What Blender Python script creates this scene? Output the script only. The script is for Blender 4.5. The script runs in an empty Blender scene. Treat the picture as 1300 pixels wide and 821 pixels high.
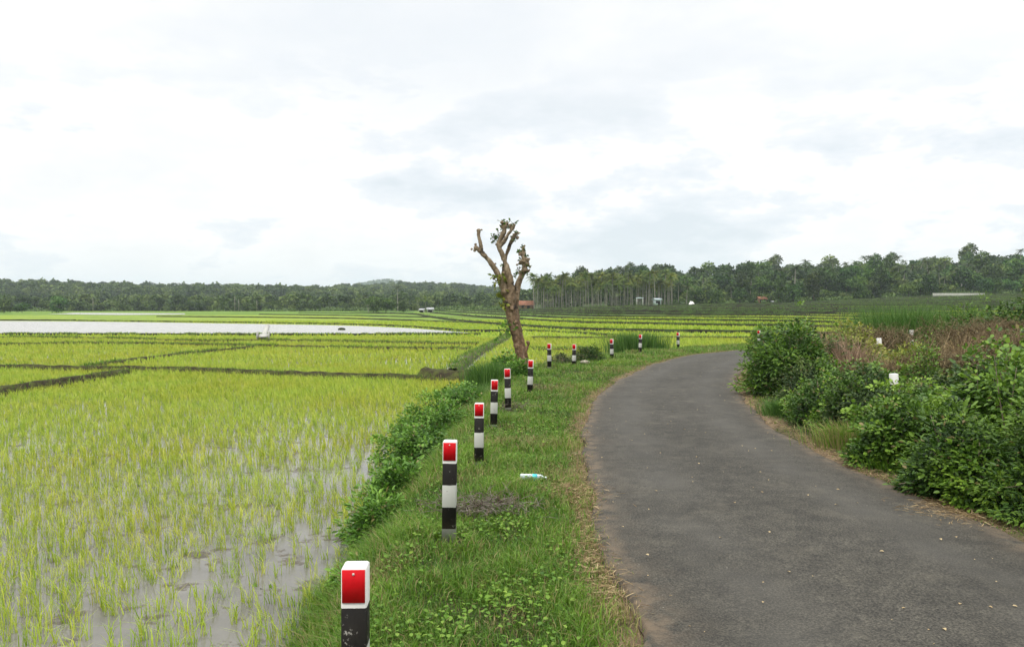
import bpy, math, random
import numpy as np
from mathutils import Vector, Matrix

rng = np.random.default_rng(11)
random.seed(11)
R = math.radians
H = 1.8                      # eye height above the road
scene = bpy.context.scene
col = scene.collection


# ------------------------------------------------------------------ helpers
def at(px, py, z=0.0):
    """photo pixel lying on the level plane z -> ground point (used to survey the site)"""
    y = 1000.0 * (H - z) / (py - 388.0)
    return ((px - 650.0) / 1000.0 * y, y)


def px2x(px, y):
    return (px - 650.0) / 1000.0 * y


def hash2(ix, iy, seed):
    h = (ix.astype(np.int64) * 374761393 + iy.astype(np.int64) * 668265263 + seed * 144665) & 0x7fffffff
    h = ((h ^ (h >> 13)) * 1274126177) & 0x7fffffff
    return ((h ^ (h >> 16)) & 0xffff) / 65535.0


def vnoise(x, y, seed=0):
    x = np.asarray(x, float); y = np.asarray(y, float)
    ix = np.floor(x); iy = np.floor(y)
    fx = x - ix; fy = y - iy
    fx = fx * fx * (3 - 2 * fx); fy = fy * fy * (3 - 2 * fy)
    a = hash2(ix, iy, seed); b = hash2(ix + 1, iy, seed)
    c = hash2(ix, iy + 1, seed); d = hash2(ix + 1, iy + 1, seed)
    return (a * (1 - fx) + b * fx) * (1 - fy) + (c * (1 - fx) + d * fx) * fy


def fbm(x, y, seed=0, o=4):
    s = 0; a = 0.5; t = 0
    for k in range(o):
        s = s + a * vnoise(x * 2 ** k, y * 2 ** k, seed + k * 17); t += a; a *= 0.5
    return s / t


def sstep(a, b, x):
    t = np.clip((x - a) / (b - a), 0, 1)
    return t * t * (3 - 2 * t)


def tag(o, label=None, cat=None, group=None, kind=None):
    if label: o['label'] = label
    if cat: o['category'] = cat
    if group: o['group'] = group
    if kind: o['kind'] = kind
    return o


def mesh(name, V, polys, mats, attrs=None, smooth=False, midx=None, cols=None):
    me = bpy.data.meshes.new(name)
    V = np.asarray(V, np.float32)
    me.vertices.add(len(V)); me.vertices.foreach_set('co', V.ravel())
    polys = [np.asarray(p, np.int32) for p in polys if len(p)]
    li = np.concatenate([p.ravel() for p in polys])
    tot = np.concatenate([np.full(len(p), p.shape[1], np.int32) for p in polys])
    st = np.concatenate([[0], np.cumsum(tot)[:-1]]).astype(np.int32)
    me.loops.add(len(li)); me.loops.foreach_set('vertex_index', li)
    me.polygons.add(len(tot)); me.polygons.foreach_set('loop_start', st)
    if smooth: me.polygons.foreach_set('use_smooth', np.ones(len(tot), bool))
    if not isinstance(mats, (list, tuple)): mats = [mats]
    for m in mats: me.materials.append(m)
    if midx is not None: me.polygons.foreach_set('material_index', np.asarray(midx, np.int32))
    for k, v in (attrs or {}).items():
        v = np.asarray(v, np.float32)
        dom = 'FACE' if len(v) == len(tot) else 'POINT'
        a = me.attributes.new(k, 'FLOAT', dom); a.data.foreach_set('value', v)
    if cols is not None:
        a = me.attributes.new('tone', 'FLOAT_COLOR', 'POINT')
        c = np.ones((len(V), 4), np.float32); c[:, :3] = cols
        a.data.foreach_set('color', c.ravel())
    me.update(calc_edges=True)
    return me


def link(name, me, parent=None, loc=None):
    o = bpy.data.objects.new(name, me); col.objects.link(o)
    if parent is not None: o.parent = parent
    if loc is not None: o.location = loc
    return o


def empty(name, loc=(0, 0, 0), rz=0.0):
    o = bpy.data.objects.new(name, None); col.objects.link(o)
    o.location = loc; o.rotation_euler = (0, 0, rz); o.empty_display_size = 0.2
    return o


def copy_tree(o, parent=None):
    c = o.copy(); col.objects.link(c)
    if parent is not None: c.parent = parent
    for ch in list(o.children): copy_tree(ch, c)
    return c


class Acc:
    """collects geometry of ONE object"""
    def __init__(s): s.V = []; s.p = {}; s.n = 0; s.a = {}; s.mi = {}
    def add(s, V, polys, rnd=0.5, dry=0.0, mi=0):
        V = np.asarray(V, float).reshape(-1, 3)
        for p in polys:
            p = np.asarray(p)
            if not len(p): continue
            k = p.shape[1]
            s.p.setdefault(k, []).append(p + s.n)
            r = rnd if np.ndim(rnd) and len(rnd) == len(p) else (np.full(len(p), rnd) if not np.ndim(rnd) else np.resize(rnd, len(p)))
            d = dry if np.ndim(dry) and len(dry) == len(p) else (np.full(len(p), dry) if not np.ndim(dry) else np.resize(dry, len(p)))
            s.a.setdefault(k, []).append(np.stack([r, d, np.full(len(p), mi)], 1))
        s.V.append(V); s.n += len(V)
    def mesh(s, name, mats, smooth=False):
        ks = sorted(s.p)
        polys = [np.concatenate(s.p[k]) for k in ks]
        at_ = np.concatenate([np.concatenate(s.a[k]) for k in ks])
        return mesh(name, np.concatenate(s.V), polys, mats, {'rnd': at_[:, 0], 'dry': at_[:, 1]}, smooth, at_[:, 2])
    def obj(s, name, mats, parent=None, smooth=False, loc=None):
        return link(name, s.mesh(name, mats, smooth), parent, loc)


def norm(a): return a / np.maximum(np.linalg.norm(a, axis=-1, keepdims=True), 1e-9)


def add_blades(acc, P, ang, h, lean, w, rnd, dry=0.0):
    n = len(P)
    d = np.stack([np.cos(ang), np.sin(ang), np.zeros(n)], 1)
    fa = ang + rng.uniform(-1.2, 1.2, n)
    s = np.stack([-np.sin(fa), np.cos(fa), np.zeros(n)], 1)
    up = np.array([0, 0, 1.0]); h = np.broadcast_to(h, n)[:, None]; lean = np.broadcast_to(lean, n)[:, None]; w = np.broadcast_to(w, n)[:, None]
    b0 = P - s * w * .5; b1 = P + s * w * .5
    m = P + up * h * .55 * (1 - .1 * lean) + d * lean * h * .22
    m0 = m - s * w * .42; m1 = m + s * w * .42
    t = P + up * h * np.maximum(1 - .32 * lean, .12) + d * lean * h * .8
    V = np.stack([b0, b1, m1, m0, t], 1).reshape(-1, 3)
    i = np.arange(n)[:, None] * 5
    acc.add(V, [i + np.array([0, 1, 2, 3]), i + np.array([3, 2, 4])], rnd, dry)


def add_leaves(acc, P, A, N, size, rnd, wid=.36, fold=.12, droop=.12, dry=0.0):
    n = len(P); A = norm(A); S = norm(np.cross(A, N)); N = np.cross(S, A)
    size = np.broadcast_to(size, n)[:, None]
    wid = np.broadcast_to(wid, n)[:, None]
    v0 = P; t = P + A * size - N * droop * size
    r1 = P + (A * .27 + S * wid + N * fold) * size; r2 = P + (A * .7 + S * wid * .85 + N * fold * .6) * size
    l1 = P + (A * .27 - S * wid + N * fold) * size; l2 = P + (A * .7 - S * wid * .85 + N * fold * .6) * size
    V = np.stack([v0, r1, r2, t, l2, l1], 1).reshape(-1, 3)
    i = np.arange(n)[:, None] * 6
    rnd = np.resize(rnd, n) if np.ndim(rnd) else np.full(n, rnd)
    acc.add(V, [i + np.array([0, 1, 2, 3]), i + np.array([0, 3, 4, 5])], rnd, dry)


def add_tube(acc, pts, rad, k=6, rnd=.5, cap=True, dry=0.0, mi=0):
    pts = np.asarray(pts, float); n = len(pts); rad = np.broadcast_to(rad, n)
    T = np.gradient(pts, axis=0) if n > 2 else np.repeat((pts[1] - pts[0])[None], n, 0)
    T = norm(T); ref = np.array([0.3, 0.9, 0.1]) if abs(T[0][2]) > .5 else np.array([0, 0, 1.0])
    U = norm(np.cross(T, ref)); W = np.cross(T, U)
    a = np.arange(k) / k * 2 * math.pi
    V = pts[:, None] + (U[:, None] * np.cos(a)[None, :, None] + W[:, None] * np.sin(a)[None, :, None]) * rad[:, None, None]
    V = V.reshape(-1, 3); q = []
    for i in range(n - 1):
        for j in range(k):
            q.append([i * k + j, i * k + (j + 1) % k, (i + 1) * k + (j + 1) % k, (i + 1) * k + j])
    P = [np.array(q)]
    if cap: P.append(np.array([list(range(k))[::-1], [(n - 1) * k + j for j in range(k)]]))
    acc.add(V, P, rnd, dry, mi)


def add_box(acc, c, s, rz=0.0, rnd=.5, mi=0, taper=1.0, bev=0.0):
    c = np.array(c, float); x, y, z = np.array(s, float) / 2
    V = []
    if bev <= 0:
        for sz, t in ((-1, 1), (1, taper)):
            for sx, sy in ((-1, -1), (1, -1), (1, 1), (-1, 1)): V.append([sx * x * t, sy * y * t, sz * z])
        P = [[0, 3, 2, 1], [4, 5, 6, 7], [0, 1, 5, 4], [1, 2, 6, 5], [2, 3, 7, 6], [3, 0, 4, 7]]
        P = [np.array(P)]
    else:
        b = bev
        def ring(sx, sy, zz):
            return [[-sx + b, -sy, zz], [sx - b, -sy, zz], [sx, -sy + b, zz], [sx, sy - b, zz], [sx - b, sy, zz], [-sx + b, sy, zz], [-sx, sy - b, zz], [-sx, -sy + b, zz]]
        V += ring(x, y, -z) + ring(x * taper, y * taper, z - b)
        V += [[p[0] * (1 - b / x), p[1] * (1 - b / y), z] for p in ring(x * taper, y * taper, z)]
        P = []
        for i in range(2):
            for j in range(8): P.append([i * 8 + j, i * 8 + (j + 1) % 8, i * 8 + 8 + (j + 1) % 8, i * 8 + 8 + j])
        P = [np.array(P), np.array([[0, 7, 6, 5, 4, 3, 2, 1], [16, 17, 18, 19, 20, 21, 22, 23]])]
    V = np.array(V); ca, sa = math.cos(rz), math.sin(rz)
    V = np.stack([V[:, 0] * ca - V[:, 1] * sa, V[:, 0] * sa + V[:, 1] * ca, V[:, 2]], 1) + c
    acc.add(V, P, rnd, 0, mi)


# ------------------------------------------------------------------ materials
def newmat(name):
    m = bpy.data.materials.new(name); m.use_nodes = True
    nt = m.node_tree; nt.nodes.clear()
    out = nt.nodes.new('ShaderNodeOutputMaterial')
    return m, nt, out


def N(nt, t, **kw):
    n = nt.nodes.new(t)
    for k, v in kw.items():
        if k in n.inputs: n.inputs[k].default_value = v
        else: setattr(n, k, v)
    return n


def ramp(nt, stops, src=None, interp='LINEAR'):
    r = nt.nodes.new('ShaderNodeValToRGB'); e = r.color_ramp.elements; r.color_ramp.interpolation = interp
    while len(e) < len(stops): e.new(.5)
    for i, (p, c) in enumerate(stops):
        e[i].position = p; e[i].color = (*c, 1) if len(c) == 3 else c
    if src is not None: nt.links.new(src, r.inputs[0])
    return r


def mixc(nt, fac, a, b, mode='MIX'):
    m = nt.nodes.new('ShaderNodeMix'); m.data_type = 'RGBA'; m.blend_type = mode
    for s, v in ((0, fac), (6, a), (7, b)):
        if isinstance(v, (int, float)): m.inputs[s].default_value = v
        elif isinstance(v, tuple): m.inputs[s].default_value = (*v, 1)
        else: nt.links.new(v, m.inputs[s])
    return m.outputs[2]


def noise_(nt, scale, detail=4, rough=.55, vec=None, out=0):
    n = N(nt, 'ShaderNodeTexNoise'); n.inputs['Scale'].default_value = scale; n.inputs['Detail'].default_value = detail
    n.inputs['Roughness'].default_value = rough
    if vec is not None: nt.links.new(vec, n.inputs['Vector'])
    return n.outputs[out]


def foliage(name, c0, c1, c2, trans=.25, rough=.5, dryc=(.30, .22, .10), obj_var=.0, spec=.3, patch=None):
    m, nt, out = newmat(name)
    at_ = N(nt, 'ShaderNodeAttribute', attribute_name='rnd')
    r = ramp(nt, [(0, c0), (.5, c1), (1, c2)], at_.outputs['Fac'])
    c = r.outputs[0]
    if patch:
        tc = N(nt, 'ShaderNodeTexCoord')
        nn = noise_(nt, patch[0], 3, .5, tc.outputs['Object'])
        rr = ramp(nt, [(.35, (0, 0, 0)), (.65, (1, 1, 1))], nn)
        c = mixc(nt, rr.outputs[0], c, mixc(nt, 1.0, c, patch[1], 'MULTIPLY'))
    if obj_var > 0:
        oi = N(nt, 'ShaderNodeObjectInfo')
        hs = N(nt, 'ShaderNodeHueSaturation')
        mr = N(nt, 'ShaderNodeMapRange'); nt.links.new(oi.outputs['Random'], mr.inputs[0])
        mr.inputs[3].default_value = 1 - obj_var; mr.inputs[4].default_value = 1 + obj_var
        nt.links.new(mr.outputs[0], hs.inputs['Value'])
        m2 = N(nt, 'ShaderNodeMath', operation='MULTIPLY_ADD'); nt.links.new(oi.outputs['Random'], m2.inputs[0])
        m2.inputs[1].default_value = 7.31; m2.inputs[2].default_value = 0
        m3 = N(nt, 'ShaderNodeMath', operation='FRACT'); nt.links.new(m2.outputs[0], m3.inputs[0])
        m4 = N(nt, 'ShaderNodeMapRange'); nt.links.new(m3.outputs[0], m4.inputs[0]); m4.inputs[3].default_value = .47; m4.inputs[4].default_value = .525
        nt.links.new(m4.outputs[0], hs.inputs['Hue'])
        nt.links.new(c, hs.inputs['Color']); c = hs.outputs[0]
    ad = N(nt, 'ShaderNodeAttribute', attribute_name='dry')
    c = mixc(nt, ad.outputs['Fac'], c, dryc)
    p = N(nt, 'ShaderNodeBsdfPrincipled'); p.inputs['Roughness'].default_value = rough
    p.inputs['Specular IOR Level'].default_value = spec
    nt.links.new(c, p.inputs['Base Color'])
    t = N(nt, 'ShaderNodeBsdfTranslucent'); nt.links.new(c, t.inputs[0])
    mx = N(nt, 'ShaderNodeMixShader'); mx.inputs[0].default_value = trans
    nt.links.new(p.outputs[0], mx.inputs[1]); nt.links.new(t.outputs[0], mx.inputs[2])
    nt.links.new(mx.outputs[0], out.inputs[0])
    return m


def solid(name, c, rough=.7, spec=.3, noise=None, bump=None, metal=0, coord='Object'):
    m, nt, out = newmat(name)
    p = N(nt, 'ShaderNodeBsdfPrincipled'); p.inputs['Roughness'].default_value = rough
    p.inputs['Specular IOR Level'].default_value = spec; p.inputs['Metallic'].default_value = metal
    p.inputs['Base Color'].default_value = (*c, 1)
    tc = N(nt, 'ShaderNodeTexCoord')
    if noise:
        sc, c2, lo, hi = noise
        n = noise_(nt, sc, 6, .65, tc.outputs[coord])
        rr = ramp(nt, [(lo, (0, 0, 0)), (hi, (1, 1, 1))], n)
        nt.links.new(mixc(nt, rr.outputs[0], c, c2), p.inputs['Base Color'])
    if bump:
        b = N(nt, 'ShaderNodeBump'); b.inputs['Strength'].default_value = bump[1]; b.inputs['Distance'].default_value = bump[2]
        nt.links.new(noise_(nt, bump[0], 6, .6, tc.outputs[coord]), b.inputs['Height'])
        nt.links.new(b.outputs[0], p.inputs['Normal'])
    nt.links.new(p.outputs[0], out.inputs[0])
    return m


M = {}
M['rice'] = foliage('rice', (.19, .32, .024), (.36, .49, .045), (.53, .61, .10), .38, .5, (.40, .34, .07), patch=(.30, (1.06, .90, .75)))
M['rice_far'] = foliage('rice_far', (.17, .28, .022), (.26, .36, .028), (.34, .42, .05), .3, .6, (.065, .135, .019))
M['grass'] = foliage('verge_grass', (.06, .145, .012), (.135, .265, .020), (.25, .37, .045), .3, .5, (.34, .25, .12), patch=(.9, (.72, .78, .8)))
M['straw'] = foliage('straw', (.16, .10, .05), (.30, .21, .10), (.46, .36, .20), .1, .7)
M['weed'] = foliage('weed', (.045, .115, .012), (.105, .23, .022), (.22, .38, .05), .28, .42, patch=(1.5, (.8, .85, .9)))
M['bush_deep'] = foliage('bush_deep', (.015, .042, .007), (.050, .110, .015), (.14, .24, .03), .26, .42)
M['bush_fresh'] = foliage('bush_fresh', (.024, .060, .008), (.085, .175, .017), (.22, .35, .04), .3, .42)
M['bush_dull'] = foliage('bush_dull', (.018, .038, .012), (.045, .08, .02), (.13, .17, .05), .2, .6)
M['bush_dry'] = foliage('bush_dry', (.05, .036, .016), (.10, .075, .035), (.20, .16, .07), .1, .8)
M['bush_yellow'] = foliage('bush_yellow', (.11, .15, .02), (.20, .25, .03), (.30, .30, .05), .3, .5)
M['dry_pink'] = foliage('dry_pink', (.20, .12, .08), (.34, .22, .15), (.46, .33, .22), .1, .8)
M['tallgrass'] = foliage('tall_grass', (.04, .10, .015), (.08, .18, .03), (.15, .26, .06), .3, .5)
M['crown'] = foliage('tree_crown', (.012, .030, .005), (.040, .085, .012), (.12, .19, .028), .22, .6, obj_var=.42)
M['wood'] = foliage('wood_crown', (.020, .044, .009), (.060, .105, .018), (.15, .20, .045), .2, .7)
M['palm'] = foliage('palm_crown', (.020, .042, .008), (.055, .09, .014), (.13, .17, .03), .25, .5, obj_var=.25)
M['areca'] = foliage('areca_crown', (.05, .09, .010), (.12, .17, .018), (.22, .25, .035), .3, .5, obj_var=.2)
M['twig'] = solid('twig', (.13, .10, .07), .9, .1, (9, (.24, .20, .15), .4, .7))
M['greytwig'] = solid('grey_twig', (.085, .062, .045), .9, .1, (9, (.32, .29, .24), .4, .7))
M['far_trunk'] = solid('palm_trunk', (.32, .30, .25), .9, .1, (2, (.20, .18, .15), .4, .6))
M['dark_trunk'] = solid('tree_trunk', (.10, .08, .06), .9, .1, (2, (.16, .13, .10), .4, .6))


def mat_post():
    m, nt, out = newmat('post_paint')
    tc = N(nt, 'ShaderNodeTexCoord'); sp = N(nt, 'ShaderNodeSeparateXYZ'); nt.links.new(tc.outputs['Object'], sp.inputs[0])
    n = noise_(nt, 14, 5, .6, tc.outputs['Object'])
    ma = N(nt, 'ShaderNodeMath', operation='MULTIPLY_ADD'); nt.links.new(n, ma.inputs[0]); ma.inputs[1].default_value = .012
    nt.links.new(sp.outputs['Z'], ma.inputs[2])
    W = (.66, .65, .61); B = (.006, .006, .007)
    # bands, foot to head
    r = ramp(nt, [(0, W), (.124, B), (.288, W), (.456, B), (.620, W)], ma.outputs[0], 'CONSTANT')
    oi = N(nt, 'ShaderNodeObjectInfo')
    ad = N(nt, 'ShaderNodeVectorMath', operation='ADD'); nt.links.new(tc.outputs['Object'], ad.inputs[0]); nt.links.new(oi.outputs['Location'], ad.inputs[1])
    n2 = noise_(nt, 26, 7, .7, ad.outputs[0])
    chip = ramp(nt, [(.62, (0, 0, 0)), (.66, (1, 1, 1))], n2)
    c = mixc(nt, chip.outputs[0], r.outputs[0], (.34, .32, .29))
    # splashed mud at the foot and streaks
    n3 = noise_(nt, 9, 5, .7, ad.outputs[0])
    mr = N(nt, 'ShaderNodeMapRange'); nt.links.new(sp.outputs['Z'], mr.inputs[0]); mr.inputs[1].default_value = 0; mr.inputs[2].default_value = .22; mr.inputs[3].default_value = .75; mr.inputs[4].default_value = .12
    mm = N(nt, 'ShaderNodeMath', operation='MULTIPLY'); nt.links.new(mr.outputs[0], mm.inputs[0]); nt.links.new(n3, mm.inputs[1])
    c = mixc(nt, mm.outputs[0], c, (.20, .16, .11))
    p = N(nt, 'ShaderNodeBsdfPrincipled'); p.inputs['Roughness'].default_value = .6; p.inputs['Specular IOR Level'].default_value = .22
    nt.links.new(c, p.inputs['Base Color'])
    b = N(nt, 'ShaderNodeBump'); b.inputs['Strength'].default_value = .35; b.inputs['Distance'].default_value = .004
    nt.links.new(noise_(nt, 60, 5, .6, tc.outputs['Object']), b.inputs['Height']); nt.links.new(b.outputs[0], p.inputs['Normal'])
    nt.links.new(p.outputs[0], out.inputs[0]); return m


def mat_road():
    m, nt, out = newmat('asphalt')
    tc = N(nt, 'ShaderNodeTexCoord'); o = tc.outputs['Object']
    n1 = noise_(nt, .7, 4, .55, o); n2 = noise_(nt, 5, 6, .65, o); n3 = noise_(nt, 75, 3, .75, o)
    c = ramp(nt, [(.3, (.040, .037, .030)), (.7, (.058, .0535, .044))], n1).outputs[0]
    r2 = ramp(nt, [(.35, (.72, .72, .72)), (.7, (1.25, 1.24, 1.2))], n2)
    c = mixc(nt, 1.0, c, r2.outputs[0], 'MULTIPLY')
    r3 = ramp(nt, [(.34, (.35, .35, .35)), (.5, (1, 1, 1)), (.66, (2.1, 2.08, 2.0))], n3)
    c = mixc(nt, 1.0, c, r3.outputs[0], 'MULTIPLY')
    # dusty patches
    n4 = noise_(nt, 1.9, 7, .7, o); r4 = ramp(nt, [(.56, (0, 0, 0)), (.75, (.55, .55, .55))], n4)
    c = mixc(nt, r4.outputs[0], c, (.13, .115, .085))
    # soil drifted over the margins
    ed = N(nt, 'ShaderNodeAttribute', attribute_name='edge')
    mm = N(nt, 'ShaderNodeMath', operation='MULTIPLY'); nt.links.new(ed.outputs['Fac'], mm.inputs[0])
    n5 = noise_(nt, 6, 6, .7, o); r5 = ramp(nt, [(.38, (0, 0, 0)), (.6, (1, 1, 1))], n5); nt.links.new(r5.outputs[0], mm.inputs[1])
    c = mixc(nt, mm.outputs[0], c, (.14, .105, .07))
    # polished, slightly paler wheel tracks
    tk = N(nt, 'ShaderNodeAttribute', attribute_name='track')
    tm = N(nt, 'ShaderNodeMath', operation='MULTIPLY'); nt.links.new(tk.outputs['Fac'], tm.inputs[0])
    nt.links.new(ramp(nt, [(.3, (.05, .05, .05)), (.7, (.65, .65, .65))], noise_(nt, 1.1, 5, .6, o)).outputs[0], tm.inputs[1])
    c = mixc(nt, tm.outputs[0], c, (.082, .077, .066))
    # pale worn stones
    v = N(nt, 'ShaderNodeTexVoronoi'); v.inputs['Scale'].default_value = 9; nt.links.new(o, v.inputs['Vector'])
    rv = ramp(nt, [(.035, (1, 1, 1)), (.06, (0, 0, 0))], v.outputs['Distance'])
    vm = N(nt, 'ShaderNodeMath', operation='MULTIPLY'); nt.links.new(rv.outputs[0], vm.inputs[0])
    rc = ramp(nt, [(.55, (0, 0, 0)), (.6, (1, 1, 1))], noise_(nt, 3, 2, .5, o)); nt.links.new(rc.outputs[0], vm.inputs[1])
    c = mixc(nt, vm.outputs[0], c, (.22, .20, .17))
    p = N(nt, 'ShaderNodeBsdfPrincipled'); p.inputs['Roughness'].default_value = .86; p.inputs['Specular IOR Level'].default_value = .25
    nt.links.new(c, p.inputs['Base Color'])
    b = N(nt, 'ShaderNodeBump'); b.inputs['Strength'].default_value = .7; b.inputs['Distance'].default_value = .006
    nt.links.new(n3, b.inputs['Height'])
    b2 = N(nt, 'ShaderNodeBump'); b2.inputs['Strength'].default_value = .4; b2.inputs['Distance'].default_value = .008
    nt.links.new(n2, b2.inputs['Height']); nt.links.new(b2.outputs[0], b.inputs['Normal'])
    nt.links.new(b.outputs[0], p.inputs['Normal'])
    nt.links.new(p.outputs[0], out.inputs[0]); return m


def mat_ground():
    m, nt, out = newmat('ground_soil')
    tc = N(nt, 'ShaderNodeTexCoord'); o = tc.outputs['Object']
    a = N(nt, 'ShaderNodeAttribute', attribute_name='tone')
    n = noise_(nt, 7, 8, .7, o); r = ramp(nt, [(.3, (.55, .55, .55)), (.7, (1.5, 1.5, 1.45))], n)
    c = mixc(nt, 1.0, a.outputs['Color'], r.outputs[0], 'MULTIPLY')
    n2 = noise_(nt, 60, 4, .7, o); r2 = ramp(nt, [(.35, (.7, .7, .7)), (.7, (1.35, 1.3, 1.25))], n2)
    c = mixc(nt, 1.0, c, r2.outputs[0], 'MULTIPLY')
    p = N(nt, 'ShaderNodeBsdfPrincipled'); p.inputs['Roughness'].default_value = .95; p.inputs['Specular IOR Level'].default_value = .1
    nt.links.new(c, p.inputs['Base Color'])
    b = N(nt, 'ShaderNodeBump'); b.inputs['Strength'].default_value = .8; b.inputs['Distance'].default_value = .03
    nt.links.new(noise_(nt, 18, 7, .7, o), b.inputs['Height']); nt.links.new(b.outputs[0], p.inputs['Normal'])
    nt.links.new(p.outputs[0], out.inputs[0]); return m


def mat_water(name, mud=(.10, .085, .06), scale=7, bs=.25, rough=.04, mudpatch=True):
    m, nt, out = newmat(name)
    tc = N(nt, 'ShaderNodeTexCoord'); o = tc.outputs['Object']
    p = N(nt, 'ShaderNodeBsdfPrincipled'); p.inputs['Roughness'].default_value = rough; p.inputs['IOR'].default_value = 1.33
    p.inputs['Specular IOR Level'].default_value = .5
    n = noise_(nt, 1.3, 6, .65, o)
    nt.links.new(ramp(nt, [(.3, tuple(v * .6 for v in mud)), (.7, mud)], n).outputs[0], p.inputs['Base Color'])
    b = N(nt, 'ShaderNodeBump'); b.inputs['Strength'].default_value = bs; b.inputs['Distance'].default_value = .01 if mudpatch else .12
    nt.links.new(noise_(nt, scale, 4, .6, o), b.inputs['Height']); nt.links.new(b.outputs[0], p.inputs['Normal'])
    if mudpatch:
        q = N(nt, 'ShaderNodeBsdfPrincipled'); q.inputs['Roughness'].default_value = .6
        nt.links.new(ramp(nt, [(.3, (.05, .042, .03)), (.7, (.12, .10, .07))], noise_(nt, 20, 5, .7, o)).outputs[0], q.inputs['Base Color'])
        b3 = N(nt, 'ShaderNodeBump'); b3.inputs['Strength'].default_value = .9; b3.inputs['Distance'].default_value = .03
        nt.links.new(noise_(nt, 14, 6, .7, o), b3.inputs['Height']); nt.links.new(b3.outputs[0], q.inputs['Normal'])
        mk = noise_(nt, 2.6, 7, .72, o)
        rr = ramp(nt, [(.57, (0, 0, 0)), (.61, (1, 1, 1))], mk)
        mx = N(nt, 'ShaderNodeMixShader'); nt.links.new(rr.outputs[0], mx.inputs[0])
        nt.links.new(p.outputs[0], mx.inputs[1]); nt.links.new(q.outputs[0], mx.inputs[2]); nt.links.new(mx.outputs[0], out.inputs[0])
    else: nt.links.new(p.outputs[0], out.inputs[0])
    return m


def mat_field():
    m, nt, out = newmat('far_rice')
    tc = N(nt, 'ShaderNodeTexCoord'); o = tc.outputs['Object']
    ag = N(nt, 'ShaderNodeAttribute', attribute_name='age'); rn = N(nt, 'ShaderNodeAttribute', attribute_name='rnd')
    c = ramp(nt, [(0, (.15, .24, .024)), (.5, (.22, .30, .028)), (1, (.18, .26, .04))], rn.outputs['Fac']).outputs[0]
    d = ramp(nt, [(0, (.065, .14, .018)), (.5, (.10, .19, .022)), (1, (.15, .24, .03))], rn.outputs['Fac']).outputs[0]
    c = mixc(nt, ag.outputs['Fac'], c, d)
    r = ramp(nt, [(.3, (.6, .65, .6)), (.7, (1.3, 1.2, 1.2))], noise_(nt, .25, 6, .7, o))
    c = mixc(nt, 1.0, c, r.outputs[0], 'MULTIPLY')
    r = ramp(nt, [(.3, (.6, .6, .6)), (.7, (1.3, 1.3, 1.3))], noise_(nt, 4, 4, .7, o))
    c = mixc(nt, 1.0, c, r.outputs[0], 'MULTIPLY')
    p = N(nt, 'ShaderNodeBsdfPrincipled'); p.inputs['Roughness'].default_value = .8; p.inputs['Specular IOR Level'].default_value = .1
    nt.links.new(c, p.inputs['Base Color'])
    nt.links.new(p.outputs[0], out.inputs[0]); return m


M['post'] = mat_post(); M['road'] = mat_road(); M['ground'] = mat_ground()
M['paddy'] = mat_water('paddy_water', (.17, .16, .135), 6, .3, .09); M['lake'] = mat_water('lake_water', (.40, .39, .36), 2.5, .9, .22, False)
M['field'] = mat_field()
M['earth'] = solid('bund_earth', (.035, .028, .018), .95, .1, (5, (.075, .085, .025), .42, .62), (16, .9, .05))
M['bank'] = solid('terrace_bank', (.018, .017, .010), .95, .1, (.35, (.045, .070, .018), .46, .66), (4, .9, .1))
M['path'] = solid('path_earth', (.085, .07, .045), .95, .1, (3.5, (.05, .075, .02), .42, .58), (12, .8, .04))
M['concrete'] = solid('concrete', (.46, .45, .41), .9, .1, (4, (.30, .29, .25), .4, .7), (30, .4, .01))
M['red'] = solid('red_reflector', (.62, .006, .012), .45, .2, (30, (.50, .006, .01), .5, .8))
M['screw'] = solid('screw_head', (.62, .55, .5), .4, .5)

# ------------------------------------------------------------------ road line
cl = np.array([(2.25, -40), (2.25, -20), (2.25, -6), (2.25, 0), (2.27, 4), (2.28, 6), (2.27, 8.5), (2.5, 11.8), (3.1, 15.5), (4.2, 19.6), (6.0, 24.5),
               (8.3, 28.7), (11.8, 31.9), (17, 33.6), (24, 33.8), (40, 32), (70, 28)], float)


def catmull(P, per=24):
    P = np.asarray(P, float); Q = np.vstack([2 * P[0] - P[1], P, 2 * P[-1] - P[-2]]); out = []
    for i in range(1, len(Q) - 2):
        t = np.linspace(0, 1, per, endpoint=False)[:, None]
        a, b, c, d = Q[i - 1], Q[i], Q[i + 1], Q[i + 2]
        out.append(.5 * (2 * b + (c - a) * t + (2 * a - 5 * b + 4 * c - d) * t ** 2 + (3 * b - a - 3 * c + d) * t ** 3))
    return np.vstack(out + [P[-1:]])


def resample(P, step):
    P = np.asarray(P, float); d = np.concatenate([[0], np.cumsum(np.linalg.norm(np.diff(P, axis=0), axis=1))])
    n = max(2, int(d[-1] / step) + 1); s = np.linspace(0, d[-1], n)
    return np.stack([np.interp(s, d, P[:, k]) for k in range(P.shape[1])], 1)


C = resample(catmull(cl), .25)
CT = norm(np.gradient(C, axis=0)); CN = np.stack([-CT[:, 1], CT[:, 0]], 1)     # left normal
arc = np.concatenate([[0], np.cumsum(np.linalg.norm(np.diff(C, axis=0), axis=1))])
s0 = arc[np.argmin(np.abs(C[:, 1]) + (np.arange(len(C)) > len(C) * .6) * 1e3)]
arc = arc - s0                                                                  # arc = 0 beside the camera
HW = np.interp(arc, [-10, 6, 8.5, 12, 20, 60], [1.62, 1.60, 1.47, 1.40, 1.36, 1.36])
SH = np.interp(arc, [0, 12, 16, 21, 25, 30, 36, 50], [1.35, 1.42, 1.75, 3.0, 2.5, 2.4, 2.7, 2.0])
FT = np.interp(arc, [0, 8, 14, 22, 28, 40], [.85, .95, 1.6, 1.9, 1.5, 1.5])


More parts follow.
